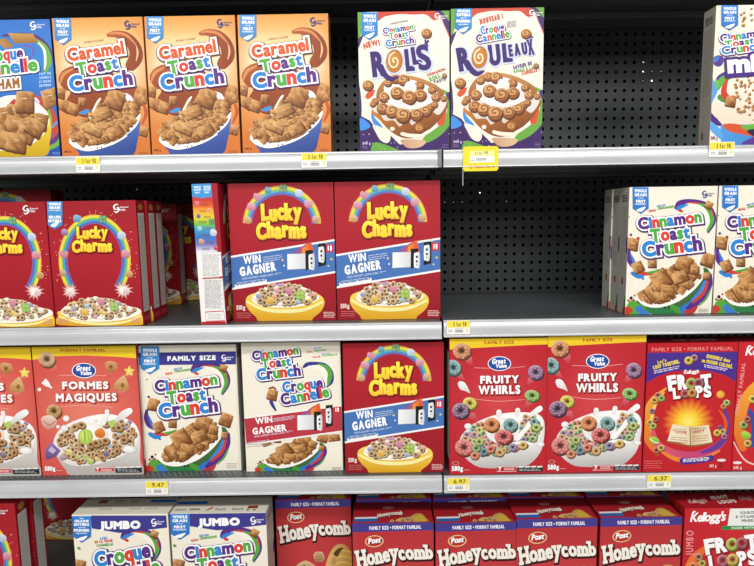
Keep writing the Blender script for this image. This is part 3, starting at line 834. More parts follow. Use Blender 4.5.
def lucky_box(banner=False):
    w, h, d = .1907, .2706, .043
    red = 'a91a28'
    root = carton(w, h, d, [red, '8e1822', '9c1c28', '9c1c28', '7c1620', '7c1620'])
    A = Art(w, h, [(172, 62), (510, 58), (540, 530), (210, 540)], faces_of(w, h, d)['front'])
    A.grid(lambda x, y: mix('b01e2c', '931420', abs((y - 250) / 330)), 6, 8)
    rainbow(A, 356, 285, 136, 172, 34, PI - .75 + .0, 2 * PI + .75, ['eec04a', 'f4e04e', 'a6cf5c', '5fae6a', '4f9fdc', '3f6fc4', '7a62ae'])
    A.on('rainbow_print')
    rng = random.Random(4)
    for i in range(40):
        a = rng.uniform(PI - .6, 2 * PI + .6); r = rng.uniform(1.0, 1.2); A.ell(356 + 136 * r * math.cos(a), 285 + 172 * r * math.sin(a), 1.6, 1.6, 'f3d6c0', n=6)
    A.on('marshmallow_print')
    for x, y, r, c, k in ((290, 128, 15, '4f9fd0', 'dot'), (388, 130, 15, '4f9a58', 'clover'), (243, 180, 14, '9a6aa8', 'dot'), (458, 192, 16, 'c2d2ea', 'dot'), (240, 264, 17, 'd67a90', 'heart'), (473, 262, 17, 'd67a90', 'dot'), (236, 335, 13, 'd08a5a', 'dot'), (487, 337, 14, 'd08a4a', 'dot')):
        charm(A, x, y, r, c, k)
    burst(A, 264, 404, 36, 'a81c2a', 1); burst(A, 464, 396, 38, 'a81c2a', 2)
    charm(A, 262, 408, 12, 'f6e0d6'); charm(A, 476, 402, 13, 'f4c8cc')
    A.on('bowl_print')
    A.blob([(218, 500), (230, 478), (380, 470), (510, 468), (534, 492), (534, 528), (225, 533)], lambda x, y: mix('fbe36a', 'dca222', (y - 470) / 62))
    A.blob([(230, 488), (245, 462), (300, 440), (345, 428), (425, 432), (480, 456), (522, 466), (528, 484), (470, 508), (380, 518), (290, 514)], 'fbf6ea')
    oat_mound(A, [(240, 482), (262, 456), (310, 436), (350, 428), (420, 434), (470, 458), (505, 470), (470, 496), (390, 506), (290, 502)], 120, 6, 12)
    for x, y, r, c, k in ((382, 442, 16, 'd77f98', 'heart'), (432, 460, 17, '8fc24a', 'clover'), (320, 482, 14, 'e8b83a', 'dot'), (278, 470, 9, '9a9ac0', 'dot'), (488, 470, 10, 'f4efe2', 'dot')): charm(A, x, y, r, c, k)
    A.stroke([(222, 500), (290, 520), (380, 526), (470, 518), (530, 494)], [3, 4, 5, 4, 3], 'fdf0a0')
    lucky_title(A, (290, 207, 408, 203, 46), (272, 258, 424, 254, 46), 1.0)
    A.on('net_weight_print'); A.lines(216, 506, 262, 526, 4, 'e39a90', 1, 8); A.lines(496, 500, 534, 522, 4, 'e39a90', 1, 9)
    badge(A, 178, 62, 236, 152, 168, WG_BI, '4b9cdc')
    maker(A, 440, 90, .95, 'ffffff')
    if banner:
        A.on('size_banner'); A.poly([(172, 72), (510, 68), (514, 100), (174, 104)], '3a3f92')
        A.text('FAMILY SIZE', (220, 96), (470, 92), 16, 'ffffff', wt=2)
    A.build(root)
    def ex(B):
        B.ell(30, 16, 16, 8, 'b88a4a'); B.poly([(8, 278), (52, 278), (52, 290), (8, 290)], 'c43a44')
    nutrition_side(root, w, h, d, 'right', '9c1c28', 'd6d2ca', 'aaa59e', ex)
    return root, (w, h, d)

def lucky_prize_box():
    w, h, d = .2295, .3035, .055
    root = carton(w, h, d, ['a91a28', '8e1822', '9c1c28', '9c1c28', '7c1620', '7c1620'])
    A = Art(w, h, [(148, 48), (530, 40), (534, 530), (170, 538)], faces_of(w, h, d)['front'])
    A.grid(lambda x, y: mix('b21e2d', '961522', abs((y - 200) / 350)), 6, 8)
    rainbow(A, 344, 192, 140, 138, 33, PI + .02, 2 * PI - .02, ['e8b04a', 'f3dc52', 'c6d858', '7dbb5e', '5fb0d8', '4a86cc', '6a6ab4'])
    A.on('marshmallow_print')
    for x, y, r, c, k in ((221, 180, 14, 'd8a05a', 'dot'), (234, 132, 16, 'd886a0', 'dot'), (258, 95, 17, 'd886a8', 'heart'), (295, 72, 13, '4aa0b8', 'dot'), (350, 64, 15, '6a9a5a', 'clover'), (406, 82, 15, 'c8d2ea', 'dot'), (440, 120, 16, 'd88aa0', 'dot'), (466, 176, 14, 'd8966a', 'dot')):
        charm(A, x, y, r, c, k)
    lucky_title(A, (270, 186, 416, 180, 62), (252, 250, 432, 244, 60), 1.25)
    prize_band(A, (155, 314), (531, 252), (532, 358), (162, 420), '2f62ae', (206, 336, 268, 329, 28), (194, 380, 322, 358, 33), (501, 264, 26, 28),
               ((276, 308, 345, 330), (200, 384, 345, 392), (180, 400, 290, 410)), 7)
    A.on('prize_lettering'); A.poly([(174, 408), (288, 389), (288, 400), (174, 420)], 'f4f4f2'); A.lines(178, 408, 286, 412, 2, '5070b0', 1, 3, slope=-.17)
    for x, y, r, c in ((345, 320, 4, 'f2d24a'), (519, 316, 4, 'f2d24a'), (500, 255, 5, 'f0e0a0'), (350, 340, 3, 'ffffff'), (480, 268, 4, 'f4c84a'), (508, 340, 3, 'f4e6c0')): A.ell(x, y, r, r, c, n=8)
    console_prize(A, 362, 262, .98, 1.0)
    A.on('bowl_print')
    A.blob([(213, 470), (224, 446), (280, 432), (400, 430), (470, 440), (492, 464), (482, 496), (452, 522), (430, 537), (275, 539), (248, 520), (222, 494)], lambda x, y: mix('fbe26a', 'e0a41e', (y - 430) / 105))
    A.blob([(236, 464), (250, 440), (300, 412), (360, 404), (420, 416), (465, 440), (470, 458), (420, 480), (340, 488), (270, 482)], 'fcf8ee')
    oat_mound(A, [(242, 456), (262, 434), (305, 412), (360, 406), (418, 420), (460, 442), (440, 466), (350, 476), (275, 472)], 105, 15, 12)
    for x, y, r, c, k in ((366, 428, 15, 'd77f98', 'heart'), (408, 444, 17, '9ac43a', 'clover'), (300, 464, 14, 'ecb432', 'dot'), (258, 448, 9, '9a9ac0', 'dot'), (322, 428, 9, 'e29aa8', 'dot')): charm(A, x, y, r, c, k)
    A.stroke([(218, 468), (270, 492), (340, 500), (420, 494), (484, 468)], [4, 6, 7, 6, 4], 'fdf0a4')
    A.on('net_weight_print')
    A.text('510g', (180, 497), (212, 495), 16, 'f4dcd4', wt=1.5, track=.06); A.lines(182, 504, 240, 526, 3, 'd88078', 1, 5); A.lines(488, 500, 530, 522, 4, 'f0b8b0', 1.4, 6)
    A.build(root)
    def ex(B):
        B.poly([(8, 278), (52, 278), (52, 290), (8, 290)], 'c43a44')
    nutrition_side(root, w, h, d, 'right', '9c1c28', 'd6d2ca', 'aaa59e', ex)
    # rainbow side with the list of marshmallow charms (faces -X)
    B = Art(d, h, [(31, 52), (146, 46), (158, 543), (68, 545)], faces_of(w, h, d)['left']); B.on('side_panel')
    B.grid(lambda x, y: 'a51c2a', 2, 2)
    stops = [(52, '3f9ade'), (100, '4aa6e2'), (112, 'c9333a'), (140, 'e05a34'), (160, 'f0a83a'), (190, 'e6d23c'), (215, '7fbf4c'), (235, '3f9fd0'), (265, '3a78c4'), (290, '7a7ac0'), (315, 'e9e6ee'), (330, 'f1efee')]
    def sp(x, y):
        for (a, c), (b, e) in zip(stops, stops[1:]):
            if y <= b: return mix(c, e, (y - a) / (b - a))
        return 'f1efee'
    B.grid(sp, 2, 60, box=[(31, 52), (118, 46), (150, 543), (70, 545)])
    B.poly([(75, 406), (152, 404), (160, 545), (70, 545)], 'f1efee')
    B.stroke([(77, 405), (148, 402)], 2, 'b01f2e', sm=0); B.poly([(70, 536), (156, 535), (156, 545), (70, 546)], 'b01f2e')
    B.on('grain_badge')
    B.poly([(31, 53), (118, 47), (121, 100), (78, 112), (36, 104)], '3f9ade')
    for x, y in ((58, 66), (100, 64)):
        B.text('WHOLE', (x - 15, y + 4), (x + 15, y + 3), 9, 'ffffff', wt=.8); B.text('GRAIN', (x - 15, y + 15), (x + 15, y + 14), 9, 'ffffff', wt=.8); B.text('FIRST', (x - 10, y + 27), (x + 10, y + 26), 7, 'ffffff', wt=.7)
    B.on('marshmallow_print')
    for x, y, r, c, k in ((56, 132, 10, 'd67a90', 'heart'), (108, 160, 8, 'e8a05a', 'dot'), (62, 184, 9, '6a4a9a', 'dot'), (116, 205, 12, '3f8a4a', 'clover'), (66, 232, 10, '8fd0ee', 'dot'), (122, 247, 14, 'd4dcee', 'dot'), (73, 280, 11, 'd8906a', 'dot'), (130, 302, 9, 'c8303c', 'dot')): charm(B, x, y, r, c, k)
    for x, y in ((90, 138), (82, 164), (100, 186), (80, 206), (100, 230), (90, 255), (108, 282), (90, 305)): B.lines(x - 16, y - 4, x + 16, y + 6, 2, '7a3a3a', .9, int(x))
    B.on('small_print')
    B.poly([(75, 320), (149, 316), (151, 398), (80, 400)], 'f7f6f4'); B.outline([(75, 320), (149, 316), (151, 398), (80, 400)], .7, 'b8b4b4')
    B.lines(78, 322, 148, 398, 20, 'a9a6a6', .9, 3); B.outline([(81, 408), (151, 405), (153, 497), (85, 499)], .7, 'b8b4b4'); B.lines(84, 410, 150, 496, 24, 'a9a6a6', .9, 4)
    B.outline([(84, 508), (150, 505), (153, 533), (86, 535)], 1.6, 'cf5a62'); B.lines(92, 512, 148, 530, 4, 'bdbaba', .8, 5)
    B.build(root)
    return root, (w, h, d)
# ------------------------------------------------------------------ cinnamon squares: regular, family, jumbo, contest
def ctc_swirl(A):
    A.on('colour_splash_print')
    A.stroke([(340, 108), (352, 92), (385, 82), (430, 84), (462, 98), (482, 130), (482, 165), (462, 205)], [9, 12, 8, 6, 7, 9, 9, 3], '5b2c86')
    A.stroke([(345, 112), (358, 104), (385, 96)], [8, 7, 2], '2f86d6'); A.stroke([(352, 118), (360, 122)], [6, 5], 'd8402c')
    A.stroke([(385, 88), (420, 90), (450, 100)], [2, 4, 2], 'c84a34')
    A.stroke([(425, 98), (448, 104), (466, 125), (474, 160), (458, 200)], [7, 11, 13, 11, 3], '58a83e')
    A.stroke([(392, 96), (425, 104), (450, 125), (462, 160), (450, 196)], [4, 8, 9, 7, 3], 'f8f5ea')
    A.stroke([(478, 120), (484, 145)], [3, 2], 'd8402c')
    rng = random.Random(5); A.on('loose_cereal_print'); toast(A, 466, 97, 14, .5, rng, 'b9793f')
    A.on('front_panel')

def ctc_splashes(A, bottom=524, left=True):
    A.on('colour_splash_print')
    A.stroke([(152, 270), (150, 300), (162, 330), (190, 348)], [6, 10, 9, 4], '5b2c86')
    A.stroke([(158, 290), (170, 320), (180, 345)], [3, 6, 4], '3f78d0')
    A.stroke([(165, 365), (190, 375), (215, 368)], [8, 11, 4], '2f86d6')
    A.stroke([(188, 362), (230, 366), (270, 352)], [6, 7, 3], 'cf4030'); A.stroke([(225, 362), (250, 358), (272, 348)], [4, 5, 2], '4fa83e')
    for x, y, r, c in ((160, 215, 6, '5b2c86'), (153, 145, 4, '5aa83e'), (185, 330, 5, '5b2c86'), (205, 385, 6, '2f86d6'), (178, 408, 7, 'f6f3e8'), (200, 404, 5, 'f6f3e8')): A.ell(x, y, r, r * .85, c, n=10)
    A.stroke([(176, 238), (190, 226), (188, 244)], [3, 4, 2], 'b03a30')

def ctc_bowl(A, seed=1, base=True, right=True):
    """Bowl with cream rim and multicoloured swirling body, heaped with toasted squares."""
    rng = random.Random(seed)
    if base:
        A.on('colour_splash_print')
        A.blob([(134, 520), (142, 490), (160, 470), (185, 478), (215, 500), (222, 524), (134, 527)], '58a83e')
        A.blob([(175, 500), (205, 488), (240, 505), (230, 524), (190, 524)], '3f7fd0'); A.blob([(134, 500), (150, 496), (165, 510), (150, 525), (134, 525)], 'c8402e')
        for x, y, r in ((158, 462, 7), (172, 452, 4), (148, 472, 5), (168, 470, 5)): A.ell(x, y, r, r, ('b52c2c', '2a2430', '2a2430', 'b52c2c')[int(x) % 4], n=8)
    A.on('bowl_print')
    body = [(182, 468), (210, 500), (240, 524), (350, 524), (410, 500), (450, 450), (470, 400), (468, 360), (430, 345), (300, 440)]
    A.blob(body, '3f6a3a')
    A.blob([(190, 480), (260, 470), (330, 490), (370, 522), (245, 526)], '4d9a3a')
    A.blob([(215, 492), (260, 486), (320, 508), (330, 524), (240, 524)], '2f7f46')
    A.blob([(350, 498), (400, 470), (420, 480), (395, 512), (360, 522)], '2f7ad0'); A.blob([(360, 515), (395, 500), (420, 490), (400, 522)], 'c03a34')
    A.stroke([(380, 500), (430, 460), (460, 410), (468, 370)], [8, 15, 16, 8], '5b2c86')
    A.stroke([(400, 478), (440, 440), (458, 395)], [4, 8, 5], 'cf4232'); A.stroke([(395, 470), (430, 432), (448, 395)], [4, 7, 5], '3f86d6')
    A.stroke([(425, 490), (452, 462), (468, 430)], [2, 4, 3], '58a83e')
    A.ell(290, 498, 5, 5, '222230'); A.ell(305, 497, 5, 5, '222230')
    A.blob([(180, 466), (190, 440), (230, 405), (290, 350), (350, 310), (420, 315), (442, 345), (436, 385), (400, 425), (340, 468), (270, 492), (215, 488)], lambda x, y: mix('fdfaf0', 'e9e2d0', (x - 180) / 400))
    A.blob([(196, 455), (235, 410), (290, 360), (350, 325), (408, 325), (428, 350), (420, 380), (380, 420), (320, 456), (260, 474), (215, 474)], '8a5428')
    poly = [(200, 450), (235, 412), (290, 358), (345, 322), (400, 330), (422, 355), (412, 384), (370, 424), (310, 456), (255, 468), (215, 468)]
    for x, y in scatter(poly, 55, seed, 16):
        toast(A, x, y, rng.uniform(13, 22), rng.uniform(-1.2, 1.2), rng, rng.choice(['b9793f', 'cf9450', '8f5424', 'e2b274', 'a5642c']), rng.uniform(.5, 1))
    toast(A, 366, 325, 30, .45, rng, 'c08246'); toast(A, 275, 388, 33, -.55, rng, 'b27238'); toast(A, 350, 378, 30, -.35, rng, 'd09c5e', .7); toast(A, 232, 446, 28, 1.0, rng, 'c99456', .5); toast(A, 300, 430, 27, .2, rng, 'bb7c42', .7)
    toast(A, 408, 350, 17, .2, rng, 'b58a5c'); toast(A, 286, 456, 15, .1, rng, 'b08450')
    A.stroke([(182, 466), (215, 488), (270, 492), (340, 468), (400, 425), (436, 385)], [4, 5.5, 6, 6, 5, 3], 'fffdf6')
    A.on('loose_cereal_print')
    for x, y, s, r, c in ((165, 250, 22, .2, 'bb8050'), (185, 340, 20, -.4, 'c58a52'), (242, 325, 16, .05, 'a9845c'), (460, 310, 24, .35, 'ba7a42'), (454, 373, 13, .1, 'b08450')):
        toast(A, x, y, s, r, rng, c)
    A.on('front_panel')

def ctc_words(A, p, small=True):
    """p maps regular-carton units to this carton; prints the three-word title."""
    A.on('title_lettering')
    A.use(p); o = [(10, '4a2566', 2, 2.5), (8, '4a2566', 1, 1), (6.2, 'ffffff')]
    for t, code, a, b, cap, wt in (('Cinnamon', 'PBRGBPRG', (190, 196), (438, 164), 48, 5.2), ('Toast', 'GRPGB', (238, 244), (392, 226), 52, 5.6), ('Crunch', 'BPGRBP', (205, 303), (440, 274), 62, 7)):
        rainbow_word(A, t, code, a, b, cap, wt, o, track=.0)
    for t, code, a, b, cap, wt in (('Cinnamon', 'PBRGBPRG', (190, 196), (438, 164), 48, 5.2), ('Toast', 'GRPGB', (238, 244), (392, 226), 52, 5.6)):
        A.text(t, a, b, cap, 'fff', wt=wt, cols=[CTC[c] for c in code], track=.0)
    if small:
        A.on('flavour_lettering')
        A.text('MADE WITH', (264, 106), (296, 101), 7, '3f86d6', wt=.7); A.text('REAL', (232, 126), (260, 121), 9, 'd8503c', wt=1); A.text('CINNAMON', (266, 116), (330, 107), 9, '5aa84a', wt=1)
    A.use(None); A.on('front_panel')

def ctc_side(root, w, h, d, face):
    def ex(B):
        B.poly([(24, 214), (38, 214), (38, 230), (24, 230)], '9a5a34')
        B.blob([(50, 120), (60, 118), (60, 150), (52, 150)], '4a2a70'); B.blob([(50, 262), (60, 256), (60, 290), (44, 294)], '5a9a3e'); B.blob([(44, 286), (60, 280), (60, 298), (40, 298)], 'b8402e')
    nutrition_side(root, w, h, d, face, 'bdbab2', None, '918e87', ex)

CREAM = 'f4eedd'
def cinnamon_box():
    w, h, d = .1905, .2785, .042
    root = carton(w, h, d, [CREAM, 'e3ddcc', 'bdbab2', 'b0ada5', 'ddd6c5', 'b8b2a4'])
    A = Art(w, h, [(157, 30), (502, 22), (472, 520), (133, 527)], faces_of(w, h, d)['front'])
    A.grid(CREAM, 2, 2)
    ctc_swirl(A); ctc_splashes(A); ctc_bowl(A, 3)
    ctc_words(A, None)
    badge(A, 168, 30, 230, 112, 133, WG_EN, '2f84dc'); maker(A, 449, 56, .8, '24418c')
    A.on('net_weight_print'); A.lines(420, 500, 465, 516, 3, 'a8a294', .9, 5)
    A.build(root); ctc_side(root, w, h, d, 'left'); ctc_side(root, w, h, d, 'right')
    return root, (w, h, d)

def cinnamon_family_box():
    w, h, d = .2227, .2965, .055
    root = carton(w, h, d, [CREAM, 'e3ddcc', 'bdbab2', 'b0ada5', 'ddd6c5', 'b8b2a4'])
    A = Art(w, h, [(25, 38), (365, 32), (382, 465), (52, 470)], faces_of(w, h, d)['front'])
    A.grid(CREAM, 2, 2)
    p = (.865, .85, -76, 31)
    A.use((.84, .85, -70, 31)); ctc_swirl(A); ctc_splashes(A)
    A.use((.84, .85, -57, 27)); ctc_bowl(A, 9)
    A.use(None); ctc_words(A, p)
    A.on('size_banner'); A.poly([(27, 62), (366, 56), (369, 100), (30, 104)], '3d3a8e')
    A.text('FAMILY SIZE', (130, 90), (296, 86), 17, 'ffffff', wt=2.4)
    A.on('front_panel'); A.poly([(367, 38), (369, 38), (384, 460), (372, 460)], 'e9e2d0')
    badge(A, 38, 40, 102, 116, 136, WG_EN, '3a92da'); maker(A, 324, 80, .68, 'ffffff')
    A.on('net_weight_print'); A.lines(330, 438, 372, 458, 3, 'a8a294', .9, 5)
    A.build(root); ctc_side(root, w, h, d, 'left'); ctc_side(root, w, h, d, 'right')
    return root, (w, h, d)

def jumbo_box(french):
    w, h, d = .2185, .274, .075
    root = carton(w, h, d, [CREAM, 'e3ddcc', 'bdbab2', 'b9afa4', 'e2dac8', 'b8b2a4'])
    fr = [(64, 245), (682, 235), (726, 940), (123, 947)] if french else [(62, 242), (665, 236), (693, 932), (106, 940)]
    A = Art(w, h, fr, faces_of(w, h, d)['front'])
    A.grid(CREAM, 2, 2)
    p = (1.67, 1.67, -157, 203)
    A.use((1.62, 1.66, -160, 205)); ctc_swirl(A); A.use((1.62, 1.36, -150, 220)); ctc_bowl(A, 11)
    A.use(None)
    if french:
        A.on('title_lettering'); o = [(20, '4a2566', 4, 5), (11, 'ffffff')]
        for t, code, a, b, cap, wt in (('Croque', 'BPGRBP', (220, 578), (578, 508), 100, 11), ('Cannelle', 'PBRGBPRG', (230, 690), (640, 610), 100, 11)):
            rainbow_word(A, t, code, a, b, cap, wt, o, track=.0)
        A.text('Croque', (220, 578), (578, 508), 100, 'fff', wt=11, cols=[CTC[c] for c in 'BPGRBP'], track=.0)
        A.on('flavour_lettering')
        A.text('AVEC', (246, 402), (296, 396), 16, '3f86d6', wt=1.6); A.text('DE LA VRAIE', (214, 424), (328, 412), 17, 'd8503c', wt=1.7); A.text('CANNELLE', (226, 446), (330, 436), 17, '5aa84a', wt=1.7)
        badge(A, 70, 252, 190, 382, 420, WG_FR, '2f84dc')
        A.on('size_banner')
        A.poly([(190, 248), (672, 246), (678, 322), (370, 356), (194, 328)], '3d3a8e'); A.poly([(65, 256), (71, 256), (71, 330), (68, 330)], '3d3a8e')
        A.text('JUMBO', (246, 336), (508, 330), 52, 'ffffff', wt=8.5, track=.05)
        maker(A, 594, 292, 1.4, 'ffffff')
        A.on('loose_cereal_print'); A.ell(112, 454, 12, 8, '5a9a3e', rot=.6, n=10)
    else:
        ctc_words(A, p, False)
        A.on('flavour_lettering')
        A.text('MADE WITH', (250, 388), (300, 384), 14, '3f86d6', wt=1.6); A.text('REAL', (200, 418), (246, 410), 15, 'd8503c', wt=1.8); A.text('CINNAMON', (252, 406), (358, 392), 15, '5aa84a', wt=1.8)
        badge(A, 66, 240, 188, 368, 406, WG_EN, '2f84dc')
        A.on('size_banner')
        A.poly([(188, 240), (667, 238), (668, 312), (360, 346), (190, 320)], '3d3a8e'); A.poly([(62, 246), (67, 246), (67, 316), (63, 314)], '3d3a8e')
        A.text('JUMBO', (242, 322), (503, 316), 50, 'ffffff', wt=8.5, track=.05)
        maker(A, 586, 288, 1.4, 'ffffff')
        A.on('loose_cereal_print'); A.ell(95, 442, 12, 8, '5a9a3e', rot=.6, n=10)
    A.build(root)
    # printed lid: two rows of small marks, a blue strip and a brown cereal square
    T = Art(w, d, [(0, 0), (600, 0), (600, 200), (0, 200)], faces_of(w, h, d)['top']); T.on('top_panel')
    T.grid(lambda x, y: mix('a39d90', 'f0e9d8', (y - 96) / 26), 2, 40)
    T.stroke([(4, 112), (596, 112)], 2, 'b9b1a0', sm=0)
    if french:
        T.poly([(430, 30), (596, 30), (596, 62), (428, 62)], '1f5a9c'); T.poly([(95, 24), (150, 24), (150, 66), (93, 66)], '7a4326')
        for x in (200, 300): T.lines(x, 30, x + 60, 62, 3, '5a564e', 3, x, breaks=4)
        for x in (140, 330, 430): T.lines(x, 128, x + 90, 146, 2, 'a08a70', 2.4, x, breaks=4)
    else:
        T.poly([(4, 56), (200, 56), (196, 92), (4, 92)], '1f5a9c')
        for x in (20, 110, 270, 380): T.text(('General', 'Mills', 'Crunch', 'Toast')[(x // 90) % 4], (x, 168), (x + 66, 166), 26, '4a4a5a', wt=2.4)
        T.stroke([(222, 168), (246, 138)], [7, 10], 'c0824a'); T.poly([(474, 118), (536, 116), (538, 152), (470, 154)], '9a4a2a')
        T.ell(480, 170, 8, 8, '3a2418'); T.ell(520, 170, 8, 8, '3a2418')
    T.build(root)
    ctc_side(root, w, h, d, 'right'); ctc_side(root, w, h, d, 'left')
    return root, (w, h, d)

def cinnamon_prize_box():
    w, h, d = .2217, .3013, .055
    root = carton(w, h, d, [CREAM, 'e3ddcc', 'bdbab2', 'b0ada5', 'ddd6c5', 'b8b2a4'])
    A = Art(w, h, [(27, 32), (412, 25), (420, 528), (40, 535)], faces_of(w, h, d)['front'])
    A.grid(CREAM, 2, 2)
    A.on('colour_splash_print')
    A.stroke([(270, 124), (285, 114), (320, 110), (355, 116), (376, 145), (376, 180), (360, 200)], [5, 8, 6, 5, 8, 8, 3], '3a3a8c')
    A.stroke([(330, 116), (358, 128), (370, 155), (364, 192)], [6, 10, 11, 4], '58a83e'); A.stroke([(290, 124), (330, 126), (352, 148), (352, 180)], [5, 9, 10, 5], 'f8f5ea')
    A.on('title_lettering'); o = [(7.5, '4a2566', 2, 2.5), (4.6, 'ffffff')]
    W = (('Cinnamon', 'PBRGBPRG', (72, 100), (252, 76), 36, 3.8), ('Toast', 'GRPGB', (108, 132), (222, 120), 38, 4), ('Crunch', 'BPGRBP', (88, 178), (260, 158), 46, 5.2), ('Croque', 'BPGRBP', (188, 226), (345, 204), 44, 4.6), ('Cannelle', 'PBGRBPRG', (182, 274), (370, 240), 46, 4.8))
    for t, c, a, b, cap, wt in W: rainbow_word(A, t, c, a, b, cap, wt, o, track=.0)
    for t, c, a, b, cap, wt in W: A.text(t, a, b, cap, 'fff', wt=wt, cols=[CTC[q] for q in c], track=.0)
    A.on('flavour_lettering')
    A.text('MADE WITH', (310, 56), (338, 53), 6, '3f86d6', wt=.6); A.text('REAL', (284, 70), (306, 68), 7, 'd8503c', wt=.8); A.text('CINNAMON', (310, 66), (356, 61), 7, '5aa84a', wt=.8)
    A.text('AVEC DE LA', (340, 78), (372, 74), 6, '3f86d6', wt=.6); A.text('VRAIE', (304, 90), (334, 87), 7, 'd8503c', wt=.8); A.text('CANNELLE', (340, 84), (400, 78), 7, '5aa84a', wt=.8)
    A.on('colour_splash_print')
    A.stroke([(140, 230), (142, 262), (158, 292)], [4, 7, 4], '3a3a8c'); A.stroke([(134, 208), (150, 204), (160, 212)], [3, 4, 3], '9a3a30')
    rng = random.Random(6); A.on('loose_cereal_print'); toast(A, 146, 232, 19, .25, rng, 'c08a52')
    A.use((.82, .64, -35, 200)); ctc_bowl(A, 17, True); A.use(None)
    prize_band(A, (36, 326), (415, 276), (418, 370), (42, 424), 'b21c2c', (80, 347, 146, 339, 24), (68, 388, 200, 372, 26), (386, 277, 24, 24),
               ((150, 322, 236, 338), (72, 392, 230, 400), (44, 418, 140, 428)), 6)
    A.on('loose_cereal_print'); toast(A, 384, 398, 22, -.1, rng, 'b5783e', .55)
    console_prize(A, 243, 272, .98, 1.06)
    A.on('prize_lettering'); A.lines(46, 424, 150, 440, 2, 'b9aea0', 1, 8, slope=-.1)
    A.on('net_weight_print'); A.lines(376, 512, 416, 526, 3, 'a8a294', .9, 5)
    A.build(root); ctc_side(root, w, h, d, 'left'); ctc_side(root, w, h, d, 'right')
    return root, (w, h, d)
# ------------------------------------------------------------------ store-brand cereals
def value_oval(A, cx, cy, rx, ry):
    A.on('brand_oval')
    A.ell(cx, cy, rx, ry, 'ffffff', n=30); A.ell(cx, cy, rx * .93, ry * .9, '2a62c0', '173f94', n=30)
    A.text('Great', (cx - rx * .66, cy + ry * .08), (cx + rx * .52, cy - ry * .02), ry * .72, 'ffffff', wt=ry * .075, shear=.18, track=.04)
    A.text('Value', (cx - rx * .32, cy + ry * .62), (cx + rx * .62, cy + ry * .55), ry * .56, 'ffffff', wt=ry * .06, shear=.18, track=.04)
    A.on('front_panel')
def beam(A, x, y, r, x2, y2, red):
    """Pale motion streak under a falling piece."""
    A.poly([(x - r * .8, y), (x + r * .8, y), (x2 + r * .25, y2), (x2 - r * .1, y2)], lambda a, b: mix(light(red, .35), red, abs(b - y) / (abs(y2 - y) + 1e-6)))
def milk_drop(A, pts): A.blob(pts, lambda x, y: mix('ffffff', 'd5d6d8', (y - pts[0][1]) / 40 * .5 + .3))

def value_strip(A, words, pts, wx):
    A.on('size_banner'); A.blob(pts, 'f2cf2a', n=3) if False else A.poly(pts, lambda x, y: mix('f6d836', 'e8bf1e', .5))
    A.text(words, wx[0], wx[1], wx[2], 'a8321e', wt=wx[2] * .08); A.on('front_panel')

